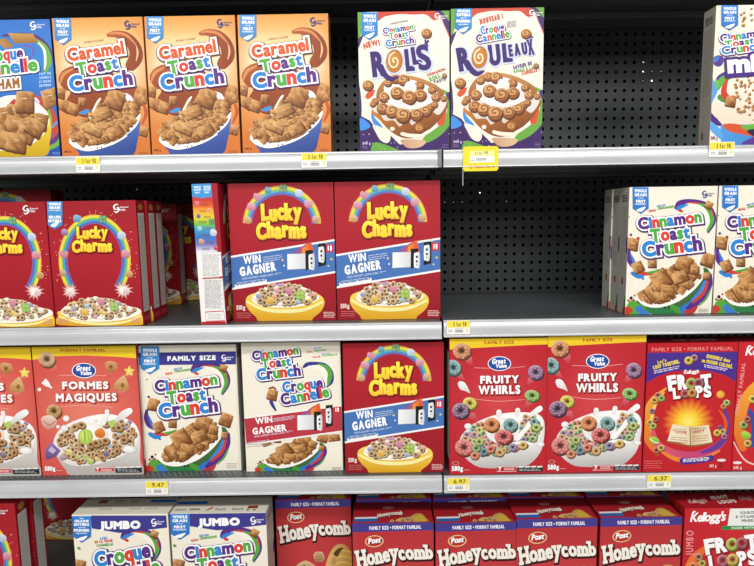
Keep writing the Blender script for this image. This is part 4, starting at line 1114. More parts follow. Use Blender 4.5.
def shapes_box():
    w, h, d = .2323, .3007, .055; red = 'd64c42'
    root = carton(w, h, d, [red, 'b03028', 'b5382f', 'b5382f', 'd8b020', 'a02c24'])
    A = Art(w, h, [(115, 50), (510, 35), (545, 522), (165, 537)], faces_of(w, h, d)['front'])
    bg = lambda x, y: mix('d4504a', 'e8806c', math.exp(-(((x - 330) / 170) ** 2 + ((y - 300) / 170) ** 2)))
    A.grid(bg, 10, 12)
    value_strip(A, 'FORMAT FAMILIAL', [(113, 50), (512, 34), (515, 84), (440, 80), (320, 78), (200, 84), (118, 100)], ((226, 66), (397, 61), 11))
    A.stroke([(224, 156), (280, 154), (400, 153), (412, 152)], 1, 'f0b0a4', sm=0); A.stroke([(228, 276), (320, 266), (425, 273)], [.8, 1, .8], 'f0b0a4')
    rng = random.Random(7)
    A.on('loose_cereal_print')
    beam(A, 185, 105, 26, 212, 150, red); beam(A, 430, 120, 20, 400, 160, red); beam(A, 465, 200, 22, 440, 236, red); beam(A, 490, 140, 20, 475, 165, red)
    A.ring(175, 97, 32, 29, 'cf9f6a', .3, rng=rng); A.ring(204, 293, 29, 26, 'c48a4c', .2, rng=rng)
    A.blob([(394, 112), (405, 98), (432, 100), (442, 115), (430, 138), (408, 140)], lambda x, y: mix('dca873', 'a8713c', (y - 98) / 42 + rng.uniform(-.15, .15))); A.ell(417, 119, 7, 7, '8a5426')
    A.blob([(430, 185), (462, 152), (472, 156), (486, 195), (478, 206), (440, 208)], lambda x, y: mix('e6bf8c', 'b8854e', (y - 152) / 56 + rng.uniform(-.12, .12))); A.ell(462, 188, 7, 9, '96622f')
    A.poly([(487 + r * math.sin(k * PI / 5), 134 - r * math.cos(k * PI / 5)) for k, r in enumerate([22, 11] * 5)], 'f0dc62'); A.ell(487, 134, 9, 8, 'f8ee9c', 'e6c84a', n=12)
    A.blob([(158, 318), (190, 308), (214, 325), (208, 350), (182, 362), (162, 345)], lambda x, y: mix('f2d9c8', 'c98d80', (y - 308) / 54)); A.stroke([(165, 330), (188, 345), (210, 330)], 2, 'b27a70')
    A.on('bowl_print')
    A.blob([(205, 400), (210, 450), (250, 510), (290, 532), (540, 522), (530, 470), (520, 350), (430, 300), (330, 310), (240, 350)], lambda x, y: mix('f7f5f3', 'bfb9b4', (y - 380) / 150 + abs(x - 380) / 700))
    A.blob([(208, 410), (225, 370), (270, 335), (330, 312), (400, 302), (470, 312), (515, 340), (520, 390), (500, 430), (440, 465), (360, 490), (280, 495), (230, 470)], lambda x, y: mix('ffffff', 'e9e2da', (y - 300) / 200))
    poly = [(225, 400), (250, 360), (320, 335), (340, 350), (330, 400), (370, 420), (440, 400), (430, 350), (440, 325), (490, 325), (508, 370), (490, 425), (400, 465), (300, 480), (245, 460)]
    for x, y in scatter(poly, 105, 9, 14):
        u = rng.random()
        if u < .8: A.ring(x, y, rng.uniform(11, 16), rng.uniform(9, 13), rng.choice(['cfa06c', 'c08c54', 'dab484', 'b98048']), rng.uniform(-1, 1), n=12)
        else: charm(A, x, y, 9, rng.choice(['e9d06a', 'b3c85a', '8a6aa0', 'f0e4d0', '9ac0d8']))
    A.ell(345, 372, 62, 42, 'ffffff', 'f0ebe4')
    for x, y in ((380, 405), (345, 415), (400, 400), (310, 400), (285, 350), (310, 342), (400, 335), (365, 410), (450, 350), (470, 395)): A.ring(x, y, 17, 14, rng.choice(['c89458', 'ba844a']), rng.uniform(-.6, .6), rng=rng)
    A.ell(326, 385, 28, 29, 'd6ec7c', 'a6c04a'); A.stroke([(322, 366), (324, 400)], 2.4, '8aa63a'); A.stroke([(334, 372), (338, 396)], 1.6, 'a4bc50')
    A.blob([(360, 365), (385, 350), (400, 372), (388, 388), (366, 384)], lambda x, y: mix('f09a4a', 'd06a22', (y - 350) / 38))
    A.blob([(410, 330), (430, 318), (436, 332), (424, 348)], 'b6d26a')
    for x, y, c in ((265, 445, 'e8dc7a'), (345, 478, 'b0d060'), (405, 447, '6a5a80'), (240, 465, 'b88aa8')): charm(A, x, y, 12, c)
    A.ell(490, 428, 26, 15, 'ffffff', 'dcd6d0'); A.stroke([(390, 330), (405, 300), (405, 288)], [12, 7, 9], 'f6f2ee')
    A.stroke([(440, 322), (465, 300), (490, 284)], [6, 14, 12], lambda x, y: mix('ffffff', 'dad8d6', (y - 275) / 45))
    for x, y, r in ((252, 318, 13), (246, 355, 14), (222, 350, 8), (362, 322, 7)): A.ell(x, y, r, r * .9, 'ffffff', 'd9d4d0')
    A.stroke([(180, 190), (165, 178), (196, 204)], [10, 12, 3], 'f6f2f0'); A.ell(150, 211, 7, 7, 'f2eeec')
    A.on('loose_cereal_print')
    A.poly([(174, 442), (196, 408), (232, 440), (214, 462), (180, 474)], lambda x, y: mix('9a7ab8', '5f4a84', (y - 408) / 66)); A.poly([(186, 440), (198, 424), (216, 440), (204, 452)], 'c9b8d8')
    A.on('title_lettering')
    for t, a, b, cap in (('FORMES', (236, 208), (410, 203), 29), ('MAGIQUES', (213, 256), (442, 248), 31)):
        A.text(t, a, b, cap, 'ffffff', wt=3.3, out=[(2.5, 'b0352e', 3, 3)], track=.14)
    value_oval(A, 317, 135, 46, 29)
    A.on('net_weight_print')
    A.text('580g', (174, 517), (214, 515), 17, 'ffffff', wt=1.8, track=.04); A.lines(214, 511, 240, 517, 1, 'f0c0b8', 1, 3)
    A.poly([(362, 500), (431, 497), (433, 513), (364, 516)], 'c81f2c'); A.outline([(362, 500), (431, 497), (433, 513), (364, 516)], 1, 'f6e4e0'); A.text('7', (368, 513), (378, 512), 12, 'ffffff', wt=1.4); A.lines(384, 502, 428, 511, 2, 'f6e4e0', 1.4, 4, breaks=6)
    A.poly([(437, 500), (536, 494), (538, 513), (440, 517)], '2a2c30')
    for i in range(4): A.blob([(440 + 24 * i, 495 - 1.4 * i), (460 + 24 * i, 494 - 1.4 * i), (461 + 24 * i, 499 - 1.4 * i), (441 + 24 * i, 500 - 1.4 * i)], 'e9e6e2', n=2)
    A.lines(446, 502, 532, 512, 2, 'b8babc', 1.2, 6, breaks=7)
    A.build(root); nutrition_side(root, w, h, d, 'right', 'a8342c', 'c9c4be', '86827c')
    return root, (w, h, d)

def whirls_box():
    w, h, d = .2145, .310, .055; red = 'bb1f2a'
    root = carton(w, h, d, [red, 'a01a24', 'a21c26', 'a21c26', 'e0b822', '901822'])
    A = Art(w, h, [(33, 35), (370, 28), (362, 492), (35, 495)], faces_of(w, h, d)['front'])
    A.grid(lambda x, y: mix('bc222e', 'd64a4e', .9 * math.exp(-(((x - 205) / 120) ** 2 + ((y - 250) / 150) ** 2))), 10, 12)
    value_strip(A, 'FAMILY SIZE', [(31, 35), (372, 27), (372, 51), (300, 54), (200, 60), (100, 66), (31, 71)], ((152, 52), (253, 49), 10))
    A.stroke([(118, 132), (175, 134)], .9, 'eaa8a4', sm=0); A.stroke([(232, 134), (290, 127)], .9, 'eaa8a4', sm=0); A.stroke([(118, 238), (200, 246), (288, 240)], [.8, 1, .8], 'eaa8a4')
    rng = random.Random(11)
    A.on('loose_cereal_print')
    beam(A, 92, 95, 22, 108, 130, red); beam(A, 60, 150, 18, 85, 182, red); beam(A, 318, 165, 20, 298, 195, red); beam(A, 312, 240, 20, 290, 275, red); beam(A, 100, 285, 24, 128, 318, red)
    def bobble(x, y, r, c, ro=0, sq=.92):
        A.ring(x, y, r, r * sq, c, ro, rng=rng)
        A.layer += 1
        for k in range(14):
            a = 2 * PI * (k + rng.uniform(-.2, .2)) / 14; q = r * (rng.uniform(.72, .92) if k % 2 else rng.uniform(.45, .6)); A.ell(x + q * math.cos(a), y + q * sq * math.sin(a), r * .1, r * .08, light(c, .45), n=6, up=False)
    bobble(75, 76, 30, 'cf7a4c'); bobble(45, 132, 28, '6f9a96', .9); bobble(328, 147, 27, '8a5f88', .3); bobble(316, 227, 26, '7cb04a', .2, .75); bobble(103, 253, 24, 'd9c33c', .3, .85); bobble(72, 278, 29, '7a5478')
    A.blob([(62, 185), (72, 178), (88, 186), (104, 218), (90, 212), (70, 205)], lambda x, y: mix('ffffff', 'd8cfcf', (y - 178) / 40))
    A.on('bowl_print')
    A.blob([(60, 400), (80, 430), (125, 466), (180, 474), (275, 472), (320, 450), (352, 400), (356, 310), (310, 285), (200, 290), (110, 330)], lambda x, y: mix('f8f7f5', 'b3b1b0', max(0, (y - 400) / 80) + max(0, (x - 280) / 250)))
    A.blob([(72, 385), (85, 350), (130, 315), (200, 295), (290, 284), (345, 300), (352, 345), (330, 385), (270, 412), (190, 432), (120, 425)], lambda x, y: mix('ffffff', 'ded9d5', (y - 285) / 150))
    poly = [(85, 370), (115, 335), (155, 322), (150, 352), (165, 385), (230, 398), (262, 372), (272, 330), (285, 300), (330, 298), (342, 340), (325, 375), (262, 405), (190, 424), (118, 418), (90, 400)]
    pal = [mix(q, 'efe4d8', .22) for q in ('d8604a', '6f9f5c', '5f8f96', 'd8a04a', '8a6a94', 'e2c64a', 'd87a72', '9ab85a', 'c98a5a')]
    for x, y in scatter(poly, 95, 13, 12): A.ring(x, y, rng.uniform(11, 16), rng.uniform(9, 13), rng.choice(pal), rng.uniform(-1, 1), n=12, rng=rng)
    A.ell(215, 345, 58, 45, 'fbfaf8', 'f0ece8'); A.ell(215, 352, 44, 30, 'dedad6', 'ebe7e3')
    A.stroke([(265, 372), (290, 345), (310, 320), (335, 308)], [9, 7, 9, 8], 'fbf9f6'); A.stroke([(250, 390), (285, 385), (318, 392)], [5, 5, 4], 'fbf9f6')
    bobble(177, 325, 26, 'd87434', .1, .95); bobble(241, 326, 25, '6a9a98', .5); bobble(218, 366, 31, 'd0504a', .05, .8); bobble(83, 402, 31, 'd86a60', .3)
    for x, y, c in ((152, 417, '4f7a80'), (125, 405, '7aa05a'), (250, 402, '8a78a0'), (285, 395, 'd8b04a'), (322, 315, '6fa0a0'), (330, 335, 'a8c05a'), (205, 420, 'd89a5a'), (175, 408, 'd86a50'), (120, 430, 'd8784a'), (135, 383, 'a8b85a')): bobble(x, y, 15, c, rng.uniform(-.6, .6))
    for a in ([(310, 292), (325, 282), (342, 270)], [(265, 290), (266, 276)], [(200, 292), (202, 282)], [(95, 335), (97, 328)]):
        A.stroke(a, [7, 9, 10][:len(a)], lambda x, y: mix('ffffff', 'd9d5d2', (y - 265) / 60))
    A.ell(97, 330, 13, 10, 'ffffff', 'd8d2ce'); A.ell(345, 392, 13, 9, 'ffffff', 'd8d2ce'); A.ell(265, 276, 6, 8, 'ffffff', 'e0dcd8')
    A.on('title_lettering')
    for t, a, b, cap in (('FRUITY', (138, 186), (270, 183), 27), ('WHIRLS', (132, 222), (275, 220), 30)):
        A.text(t, a, b, cap, 'ffffff', wt=3.4, out=[(2.2, '94161f', 2.5, 3)], track=.1)
    value_oval(A, 203, 117, 40, 25)
    A.on('net_weight_print')
    A.ell(55, 455, 12, 7, 'd8868a', n=14); A.ell(55, 455, 9, 4.6, 'b22630', n=14)
    A.text('580g', (42, 482), (80, 481), 17, 'ffffff', wt=1.7, track=.04); A.lines(82, 474, 104, 482, 1, 'e6b4b4', 1, 3)
    A.poly([(195, 468), (262, 467), (262, 483), (195, 484)], 'c01824'); A.outline([(195, 468), (262, 467), (262, 483), (195, 484)], .8, 'f0dcd8'); A.text('7', (201, 482), (212, 481), 13, 'ffffff', wt=1.5); A.lines(220, 470, 258, 480, 2, 'f4dcd8', 1.3, 4, breaks=6)
    A.poly([(268, 470), (353, 468), (353, 484), (268, 486)], '2a2c30')
    for i in range(4): A.poly([(270 + 21 * i, 466), (288 + 21 * i, 465), (288 + 21 * i, 470), (270 + 21 * i, 471)], 'eceae6')
    A.lines(272, 474, 350, 483, 2, 'b8babc', 1.1, 6, breaks=7)
    A.build(root); nutrition_side(root, w, h, d, 'left', 'a21c26', 'c9c4be', '86827c')
    return root, (w, h, d)

# ------------------------------------------------------------------ fruit loops
def script_maker(A, x0, y0, x1, y1, cap, col='ffffff'):
    A.on('maker_script')
    A.text("Kellogg's", (x0, y0), (x1, y1), cap, col, wt=cap * .075, shear=.3, track=-.06)
    L = x1 - x0
    A.stroke([(x0 + L * .02, y0 - cap * .1), (x0 + L * .1, y0 - cap * 1.05), (x0 + L * .16, y0 - cap * 1.1)], [cap * .05, cap * .1, cap * .06], col)
    A.on('front_panel')
def loop(A, x, y, r, c, rng=None): A.ring(x, y, r, r * .95, c, 0, hole=.4, holecol=dark(c, .55), n=16, rng=rng)
def loops_title(A, words, rng):
    """FROOT / LOOPS with cereal rings for the double letters."""
    A.on('title_lettering')
    for letters, rings in words:
        for ch, a, b, cap in letters: A.text(ch, a, b, cap, 'ffffff', wt=cap * .115, out=[(cap * .07, '8a1018', cap * .06, cap * .08)])
        for x, y, r, c in rings:
            A.ell(x + r * .1, y + r * .12, r * 1.12, r * 1.12, '7a1018')
            A.ring(x, y, r * 1.05, r * 1.08, c, 0, hole=.42, holecol='9a1a22', rng=rng)
    A.on('front_panel')

def loops_family_box():
    w, h, d = .1974, .294, .06; red = 'c21f2b'
    root = carton(w, h, d, [red, 'a01a24', 'b01e28', 'b01e28', '8a1620', '8a1620'])
    A = Art(w, h, [(45, 28), (365, 28), (342, 487), (28, 490)], faces_of(w, h, d)['front'])
    A.grid(lambda x, y: mix('bf1c28', 'cc2c2a', math.exp(-(((x - 195) / 110) ** 2 + ((y - 300) / 120) ** 2))), 8, 10)
    rng = random.Random(17)
    A.on('size_banner'); A.text('FAMILY SIZE • FORMAT FAMILIAL', (60, 57), (346, 57), 13, 'ee8a86', wt=.8, track=.16)
    A.on('slogan_print')
    A.blob([(40, 62), (200, 63), (363, 62), (361, 120), (354, 170), (300, 140), (200, 124), (110, 134), (38, 168), (40, 110)], '4c2f8c', n=3) if False else A.poly([(40, 62), (366, 62), (357, 168), (320, 146), (270, 130), (200, 124), (130, 130), (80, 147), (36, 170)], '4a2f8e')
    A.text("Let's", (82, 102), (112, 94), 12, 'f2d83a', wt=1.2); A.text('LOOP TOGETHER.', (66, 122), (160, 100), 14, 'f2d83a', wt=1.6, track=.06)
    A.lines(68, 124, 160, 138, 2, 'e8e0f4', 1.6, 3, slope=-.2, breaks=6)
    A.text('ENSEMBLE dans', (252, 82), (335, 100), 13, 'f2d83a', wt=1.4, track=.06); A.text('un MONDE COLORÉ.', (236, 97), (344, 122), 13, 'f2d83a', wt=1.4, track=.06)
    A.lines(245, 104, 330, 116, 2, 'e8e0f4', 1.6, 4, slope=.2, breaks=6)
    loop(A, 210, 82, 13, 'b06a86', rng); loop(A, 190, 91, 15, 'e2c23a', rng)
    # swirls of colour around the glowing centre
    A.on('colour_splash_print')
    A.stroke([(110, 190), (62, 235), (42, 300), (48, 370), (80, 420)], [3, 12, 16, 15, 10], lambda x, y: mix('f2b03a', 'e0702a', (y - 190) / 230))
    A.stroke([(104, 205), (72, 250), (60, 310), (66, 370)], [2, 5, 7, 5], 'f7cf62')
    A.stroke([(62, 330), (78, 385), (130, 420), (210, 432), (280, 408), (318, 372), (330, 330)], [6, 13, 15, 15, 15, 12, 5], lambda x, y: mix('e05a6a', 'b0308a', (x - 62) / 300))
    A.stroke([(86, 410), (150, 444), (230, 446), (300, 415)], [4, 8, 8, 4], 'e8863a'); A.stroke([(240, 420), (290, 400), (322, 360), (328, 300), (312, 250)], [5, 9, 10, 9, 3], '6a3a92')
    A.stroke([(300, 270), (322, 310), (318, 360)], [3, 6, 4], 'e05a2a')
    n = 40; P = [(190, 310)]; K = [hx('fdf07a')]; F = []
    for i in range(n):
        a = 2 * PI * i / n
        for r, c in ((30, 'fbd43a'), (58, 'ee8a2a'), (84, None)):
            k = r * (1 + (.12 if i % 2 else -.05)); x, y = 190 + k * math.cos(a), 310 + k * .95 * math.sin(a); P.append((x, y)); K.append(hx(c) if c else mix('c8262a', 'cc2c2a', .5))
    for i in range(n):
        j = (i + 1) % n; F += [(0, 1 + 3 * i, 1 + 3 * j), (1 + 3 * i, 2 + 3 * i, 2 + 3 * j, 1 + 3 * j), (2 + 3 * i, 3 + 3 * i, 3 + 3 * j, 2 + 3 * j)]
    A.put(P, F, K)
    A.on('loose_cereal_print')
    for x, y, r, c in ((82, 214, 12, 'c05a4a'), (70, 232, 13, 'd8a43a'), (95, 225, 12, '8ab04a'), (62, 270, 10, '9a5a7a'), (54, 311, 12, 'd8a43a'), (66, 324, 12, 'a8b84a'), (75, 300, 11, 'b84a3a'), (325, 243, 12, 'a8c05a'), (314, 256, 10, 'd8803a'), (292, 350, 13, 'e2b83a'), (312, 346, 12, 'd8a84a'), (318, 364, 11, 'a85a8a'), (78, 412, 13, 'c0503a'), (94, 403, 13, 'd8a84a'), (303, 330, 8, '7a4a8a')): loop(A, x, y, r, c, rng)
    A.ell(303, 213, 15, 14, 'f6c862', 'd9862a'); A.blob([(52, 366), (70, 362), (88, 376), (76, 388), (60, 384)], lambda x, y: mix('b8d85a', '6fae3a', (y - 360) / 28)); A.stroke([(54, 370), (70, 382), (84, 384)], 2, 'eaf4c8')
    A.on('book_print')
    A.poly([(116, 378), (134, 318), (195, 328), (198, 392), (190, 394)], lambda x, y: mix('f7ebcf', 'd9bf94', (x - 116) / 160)); A.poly([(196, 328), (262, 322), (276, 382), (270, 388), (198, 394)], lambda x, y: mix('d3b98e', 'f4e6c8', (x - 196) / 50))
    A.stroke([(116, 380), (160, 388), (196, 396), (235, 393), (274, 386)], 3, '9a6a3a'); A.stroke([(196, 328), (198, 392)], 1.4, '8a5c34', sm=0)
    A.text('LOVE', (146, 350), (184, 354), 9, 'b8473a', wt=1); A.text('UNITY', (206, 352), (248, 347), 9, 'b8473a', wt=1)
    A.lines(134, 332, 188, 344, 2, 'a87a58', 1, 5, slope=.08); A.lines(128, 360, 190, 384, 3, 'a87a58', 1, 6, slope=.1); A.lines(204, 332, 256, 340, 2, 'a87a58', 1, 7, slope=-.06); A.lines(204, 358, 264, 384, 3, 'a87a58', 1, 8, slope=-.05)
    A.on('slogan_print')
    A.blob([(165, 440), (220, 440), (276, 430), (276, 450), (220, 460), (168, 462)], '4a2f8e', n=4); A.lines(172, 442, 270, 456, 3, 'f0ecf6', 1.4, 9, slope=-.07, breaks=6)
    script_maker(A, 172, 139, 226, 136, 13)
    loops_title(A, (([('F', (120, 201), (152, 196), 56), ('R', (154, 196), (186, 192), 54), ('T', (236, 196), (274, 192), 54)], [(200, 173, 19, '9aa83a'), (226, 173, 18, '8a4a54')]),
                    ([('L', (137, 229), (162, 226), 40), ('P', (216, 224), (242, 222), 42), ('S', (244, 224), (272, 222), 42)], [(177, 209, 15, 'b0524a'), (203, 207, 15, 'c88a3a')])), rng)
    A.on('net_weight_print'); A.text('345 g', (266, 474), (290, 473), 11, 'f4d8d4', wt=1); A.lines(34, 446, 100, 478, 4, 'e0706c', 1.2, 3); A.ell(308, 448, 16, 5, 'f0e4e0', n=14); A.poly([(300, 458), (314, 458), (314, 476), (300, 476)], 'a01822')
    A.build(root)
    T = Art(w, d, [(0, 0), (600, 0), (600, 180), (0, 180)], faces_of(w, h, d)['top']); T.on('top_panel')
    T.grid(lambda x, y: mix('5a1016', '8c1620', y / 180), 2, 6); T.lines(40, 70, 160, 110, 2, '8a5a58', 4, 2); T.text('FROOT LOOPS', (210, 120), (370, 118), 46, 'b98f86', wt=4); T.lines(410, 50, 520, 120, 3, 'b0a49a', 5, 5)
    T.build(root)
    nutrition_side(root, w, h, d, 'left', 'b01e28', None, '8a1620')
    return root, (w, h, d)

def loops_side_title_box():
    """Front with the size printed upright along its left edge."""
    w, h, d = .1974, .294, .06; red = 'c21f2b'
    root = carton(w, h, d, [red, 'a01a24', 'b01e28', 'b01e28', '8a1620', '8a1620'])
    A = Art(w, h, [(371, 26), (693, 21), (657, 478), (344, 482)], faces_of(w, h, d)['front'])
    A.grid('cb2430', 4, 6); rng = random.Random(23)
    A.on('colour_splash_print')
    A.stroke([(520, 130), (430, 180), (385, 250), (372, 330), (385, 400)], [4, 14, 20, 22, 14], lambda x, y: mix('f2b03a', 'e0702a', (y - 150) / 260)); A.stroke([(352, 380), (400, 450), (500, 470)], [2, 3, 2], 'f0c8c0')
    A.stroke([(410, 270), (430, 330), (420, 390)], [8, 16, 10], '3a4aa0'); A.stroke([(432, 300), (450, 360)], [8, 10], '5a3a92')
    A.ell(540, 300, 90, 85, 'fbe04a', 'd8392c')
    A.on('loose_cereal_print')
    for x, y, r, c in ((420, 228, 15, 'd8c23a'), (388, 320, 15, '9ab04a'), (400, 300, 13, 'b8483a'), (402, 385, 14, 'd8a43a'), (440, 180, 12, 'c05a4a'), (600, 380, 14, 'd8a43a'), (620, 250, 13, '8ab04a')): loop(A, x, y, r, c, rng)
    A.blob([(378, 348), (396, 342), (414, 356), (402, 370), (384, 366)], lambda x, y: mix('c0dc5a', '7fb83a', (y - 342) / 28))
    A.on('size_banner'); A.text('FORMAT FAMILIAL', (372, 282), (394, 100), 14, 'ea9a96', wt=1, track=.14)
    script_maker(A, 392, 74, 520, 68, 30)
    loops_title(A, (([('F', (440, 190), (480, 186), 60), ('R', (482, 186), (520, 182), 58), ('T', (590, 186), (630, 182), 58)], [(538, 160, 20, '9aa83a'), (568, 160, 20, '8a4a54')]),
                    ([('L', (455, 245), (485, 242), 48), ('P', (552, 240), (584, 238), 48), ('S', (588, 240), (620, 238), 48)], [(502, 220, 17, 'b0524a'), (532, 218, 17, 'c88a3a')])), rng)
    A.on('net_weight_print'); A.ell(365, 453, 16, 5, 'f0e4e0', n=14); A.text('345 g', (352, 476), (380, 475), 11, 'f4d8d4', wt=1)
    A.build(root)
    nutrition_side(root, w, h, d, 'left', 'b01e28', None, '8a1620')
    return root, (w, h, d)

def loops_jumbo_box():
    w, h, d = .2205, .27, .076; red = 'c8222e'
    root = carton(w, h, d, [red, 'a01a24', 'b01e28', 'b01e28', 'a81c28', '8a1620'])
    A = Art(w, h, [(322, 207), (937, 199), (888, 894), (287, 901)], faces_of(w, h, d)['front'])
    A.grid(lambda x, y: mix('c4202c', 'd23038', (x - 300) / 600), 4, 6); rng = random.Random(29)
    A.on('colour_splash_print'); A.stroke([(450, 450), (380, 530), (350, 640), (380, 760)], [14, 34, 40, 26], lambda x, y: mix('e8682a', 'f2a83a', (y - 450) / 300)); A.ell(600, 700, 160, 150, 'fbe04a', 'cc2a30')
    A.stroke([(420, 560), (480, 640), (470, 720)], [12, 24, 16], '3a4aa0')
    A.on('loose_cereal_print')
    for x, y, r, c in ((408, 512, 27, 'c0704a'), (430, 552, 24, 'b8a83a'), (372, 570, 26, 'd07a3a'), (460, 620, 24, '8a4a7a'), (420, 690, 26, 'd8a43a'), (760, 640, 26, '9ab04a')): loop(A, x, y, r, c, rng)
    A.on('claim_panel')
    A.poly([(604, 208), (935, 203), (920, 318), (588, 318)], 'eef0ec'); A.poly([(556, 316), (924, 314), (918, 338), (548, 341)], '2f8a4a')
    for t, y in (('SOURCE OF', 242), ('8 VITAMINS AND', 268), ('MINERALS', 292)): A.text(t, (668 if y < 250 else 640 if y < 280 else 676, y), (800 if y < 250 else 850 if y < 280 else 800, y - 3), 17, '5a6058', wt=1.4)
    A.text('MADE WITH FIBRE', (614, 336), (830, 332), 14, 'd8f0dc', wt=1.6)
    A.on('size_banner'); A.text('JUMBO', (372, 502), (376, 346), 46, 'e59a98', wt=1.6, track=.2)
    script_maker(A, 352, 292, 572, 284, 58)
    loops_title(A, (([('F', (452, 500), (516, 490), 100), ('R', (520, 490), (588, 478), 98), ('T', (704, 474), (790, 462), 100)], [(618, 432, 38, 'a8b83a'), (680, 426, 36, 'a03a44')]),
                    ([('L', (478, 600), (530, 592), 98), ('P', (658, 576), (716, 566), 98), ('S', (722, 566), (780, 556), 98)], [(558, 534, 36, 'b04a5a'), (620, 528, 36, 'c8a83a')])), rng)
    A.build(root)
    T = Art(w, d, [(282, 126), (900, 126), (937, 207), (322, 207)], faces_of(w, h, d)['top']); T.on('top_panel')
    T.grid(lambda x, y: mix('5c1018', 'b8202a', (y - 126) / 50), 2, 10)
    T.text("Kellogg's", (372, 184), (492, 178), 20, 'e8b8b4', wt=1.8, shear=.3, track=0)
    T.text('FROOT', (536, 168), (652, 160), 17, 'f0dcd6', wt=3); T.text('LOOPS', (560, 188), (680, 182), 17, 'f0dcd6', wt=3); T.ell(610, 160, 10, 6, 'b8a83a'); T.text("Kellogg's", (716, 172), (800, 168), 18, 'd8a8a4', wt=1.6)
    T.build(root)
    nutrition_side(root, w, h, d, 'left', 'b01e28', None, '8a1620')
    return root, (w, h, d)

# ------------------------------------------------------------------ honeycomb biscuits
def comb_word(A, a, b, c0, c1, wt, sh, col='f8f2e6'):
    """White slab lettering rising along a gentle S curve."""
    lf = lambda f: c0 * .16 * math.sin(f * PI)
    A.text('Honeycomb', a, b, c0, col, wt=wt, cap1=c1, out=[(sh, '3a0c10', sh * .5, sh * 1.1)], track=.02, lift=lf, serif=.17)
def comb_biscuit(A, x, y, r, rng):
    A.blob([(x + r * (1 + .08 * math.sin(4 * k + x)) * math.cos(k * PI / 6), y + r * .9 * (1 + .08 * math.cos(3 * k + y)) * math.sin(k * PI / 6)) for k in range(12)], lambda a, b: mix('e6c39a', 'a97846', (b - y + r) / (2 * r) + rng.uniform(-.15, .15)), n=3)
    for k in range(6):
        a = k * PI / 3 + .3; A.ell(x + r * .5 * math.cos(a), y + r * .45 * math.sin(a), r * .14, r * .12, '7a4a26', n=8)
    A.ell(x, y, r * .14, r * .12, '7a4a26', n=8)
def honeycomb_box():
    w, h, d = .1848, .247, .094; red = 'b3282e'
    root = carton(w, h, d, [red, '8a1c22', '96222a', '96222a', 'a02028', '7a181e'])
    A = Art(w, h, [(86, 236), (526, 230), (509, 779), (79, 784)], faces_of(w, h, d)['front'])
    A.grid(lambda x, y: mix('b52e33', 'c63c40', (y - 230) / 300), 6, 8); rng = random.Random(31)
    A.on('size_banner'); A.poly([(84, 236), (528, 229), (527, 274), (84, 286)], '423a8c')
    A.text('FAMILY SIZE • FORMAT FAMILIAL', (178, 273), (458, 266), 20, 'f2eef8', wt=1.7, track=.05)
    A.on('bowl_print')
    comb_biscuit(A, 325, 560, 34, rng); comb_biscuit(A, 245, 640, 62, rng); comb_biscuit(A, 160, 720, 58, rng); comb_biscuit(A, 300, 740, 60, rng)
    A.blob([(400, 520), (440, 488), (490, 500), (515, 560), (518, 700), (480, 760), (380, 740), (350, 660), (370, 580)], lambda x, y: mix('e8c27c', 'b88238', (x - 350) / 220))
    for k in range(7): A.stroke([(410 + 2 * k, 530 + 34 * k), (460, 522 + 34 * k), (516, 534 + 34 * k)], [3, 6, 4], lambda x, y: mix('f2d674', 'd8a83c', (x - 400) / 120))
    A.blob([(410, 540), (440, 512), (470, 510), (450, 530), (430, 560)], '5a3a1c'); A.blob([(395, 580), (420, 556), (424, 590), (402, 610)], 'c89a5a')
    A.on('title_lettering')
    comb_word(A, (108, 482), (520, 432), 92, 76, 7.5, 6)
    A.on('brand_oval')
    A.ell(202, 335, 50, 32, 'f0d8a0', n=30, rot=-.1); A.ell(202, 335, 45, 28, 'd8402c', 'b4202a', n=30, rot=-.1)
    A.text('Post', (168, 351), (236, 342), 32, 'ffffff', wt=3.2, shear=.25, track=-.02, out=[(2, '7a1018', 2, 2)])
    A.build(root)
    T = Art(w, d, [(82, 100), (496, 94), (540, 226), (90, 235)], faces_of(w, h, d)['top']); T.on('top_panel')
    T.grid(lambda x, y: mix('5e1218', '7c181e', (y - 96) / 40) if y < 148 else mix('a8222a', 'b4262e', (y - 148) / 80), 2, 20)  # rear of the lid darkened: shade painted into the red
    T.poly([(100, 196), (226, 192), (228, 204), (100, 208)], 'f2f0f0'); T.poly([(100, 207), (228, 203), (230, 222), (100, 226)], '2f6ab8')
    T.text('Honeycomb', (226, 200), (362, 180), 26, 'f6e8d8', wt=3, out=[(2, '4a0c12', 1, 2)], lift=lambda f: 8 * math.sin(PI * f), track=0)
    T.ell(276, 134, 30, 8, 'b08078'); T.text('Post', (256, 138), (296, 136), 10, '8a2028', wt=1)
    T.blob([(340, 222), (350, 200), (400, 195), (430, 172), (465, 172), (500, 205), (504, 222)], lambda x, y: mix('e8c07a', 'b8803a', (x - 340) / 180)); T.blob([(425, 215), (440, 182), (465, 178), (492, 205), (496, 220)], 'e0b84a')
    for x, y in ((370, 212), (395, 205), (420, 212), (310, 222)): comb_biscuit(T, x, y, 13, rng)
    T.build(root)
    nutrition_side(root, w, h, d, 'left', '96222a', None, '7a181e'); nutrition_side(root, w, h, d, 'right', '96222a', None, '7a181e')
    return root, (w, h, d)
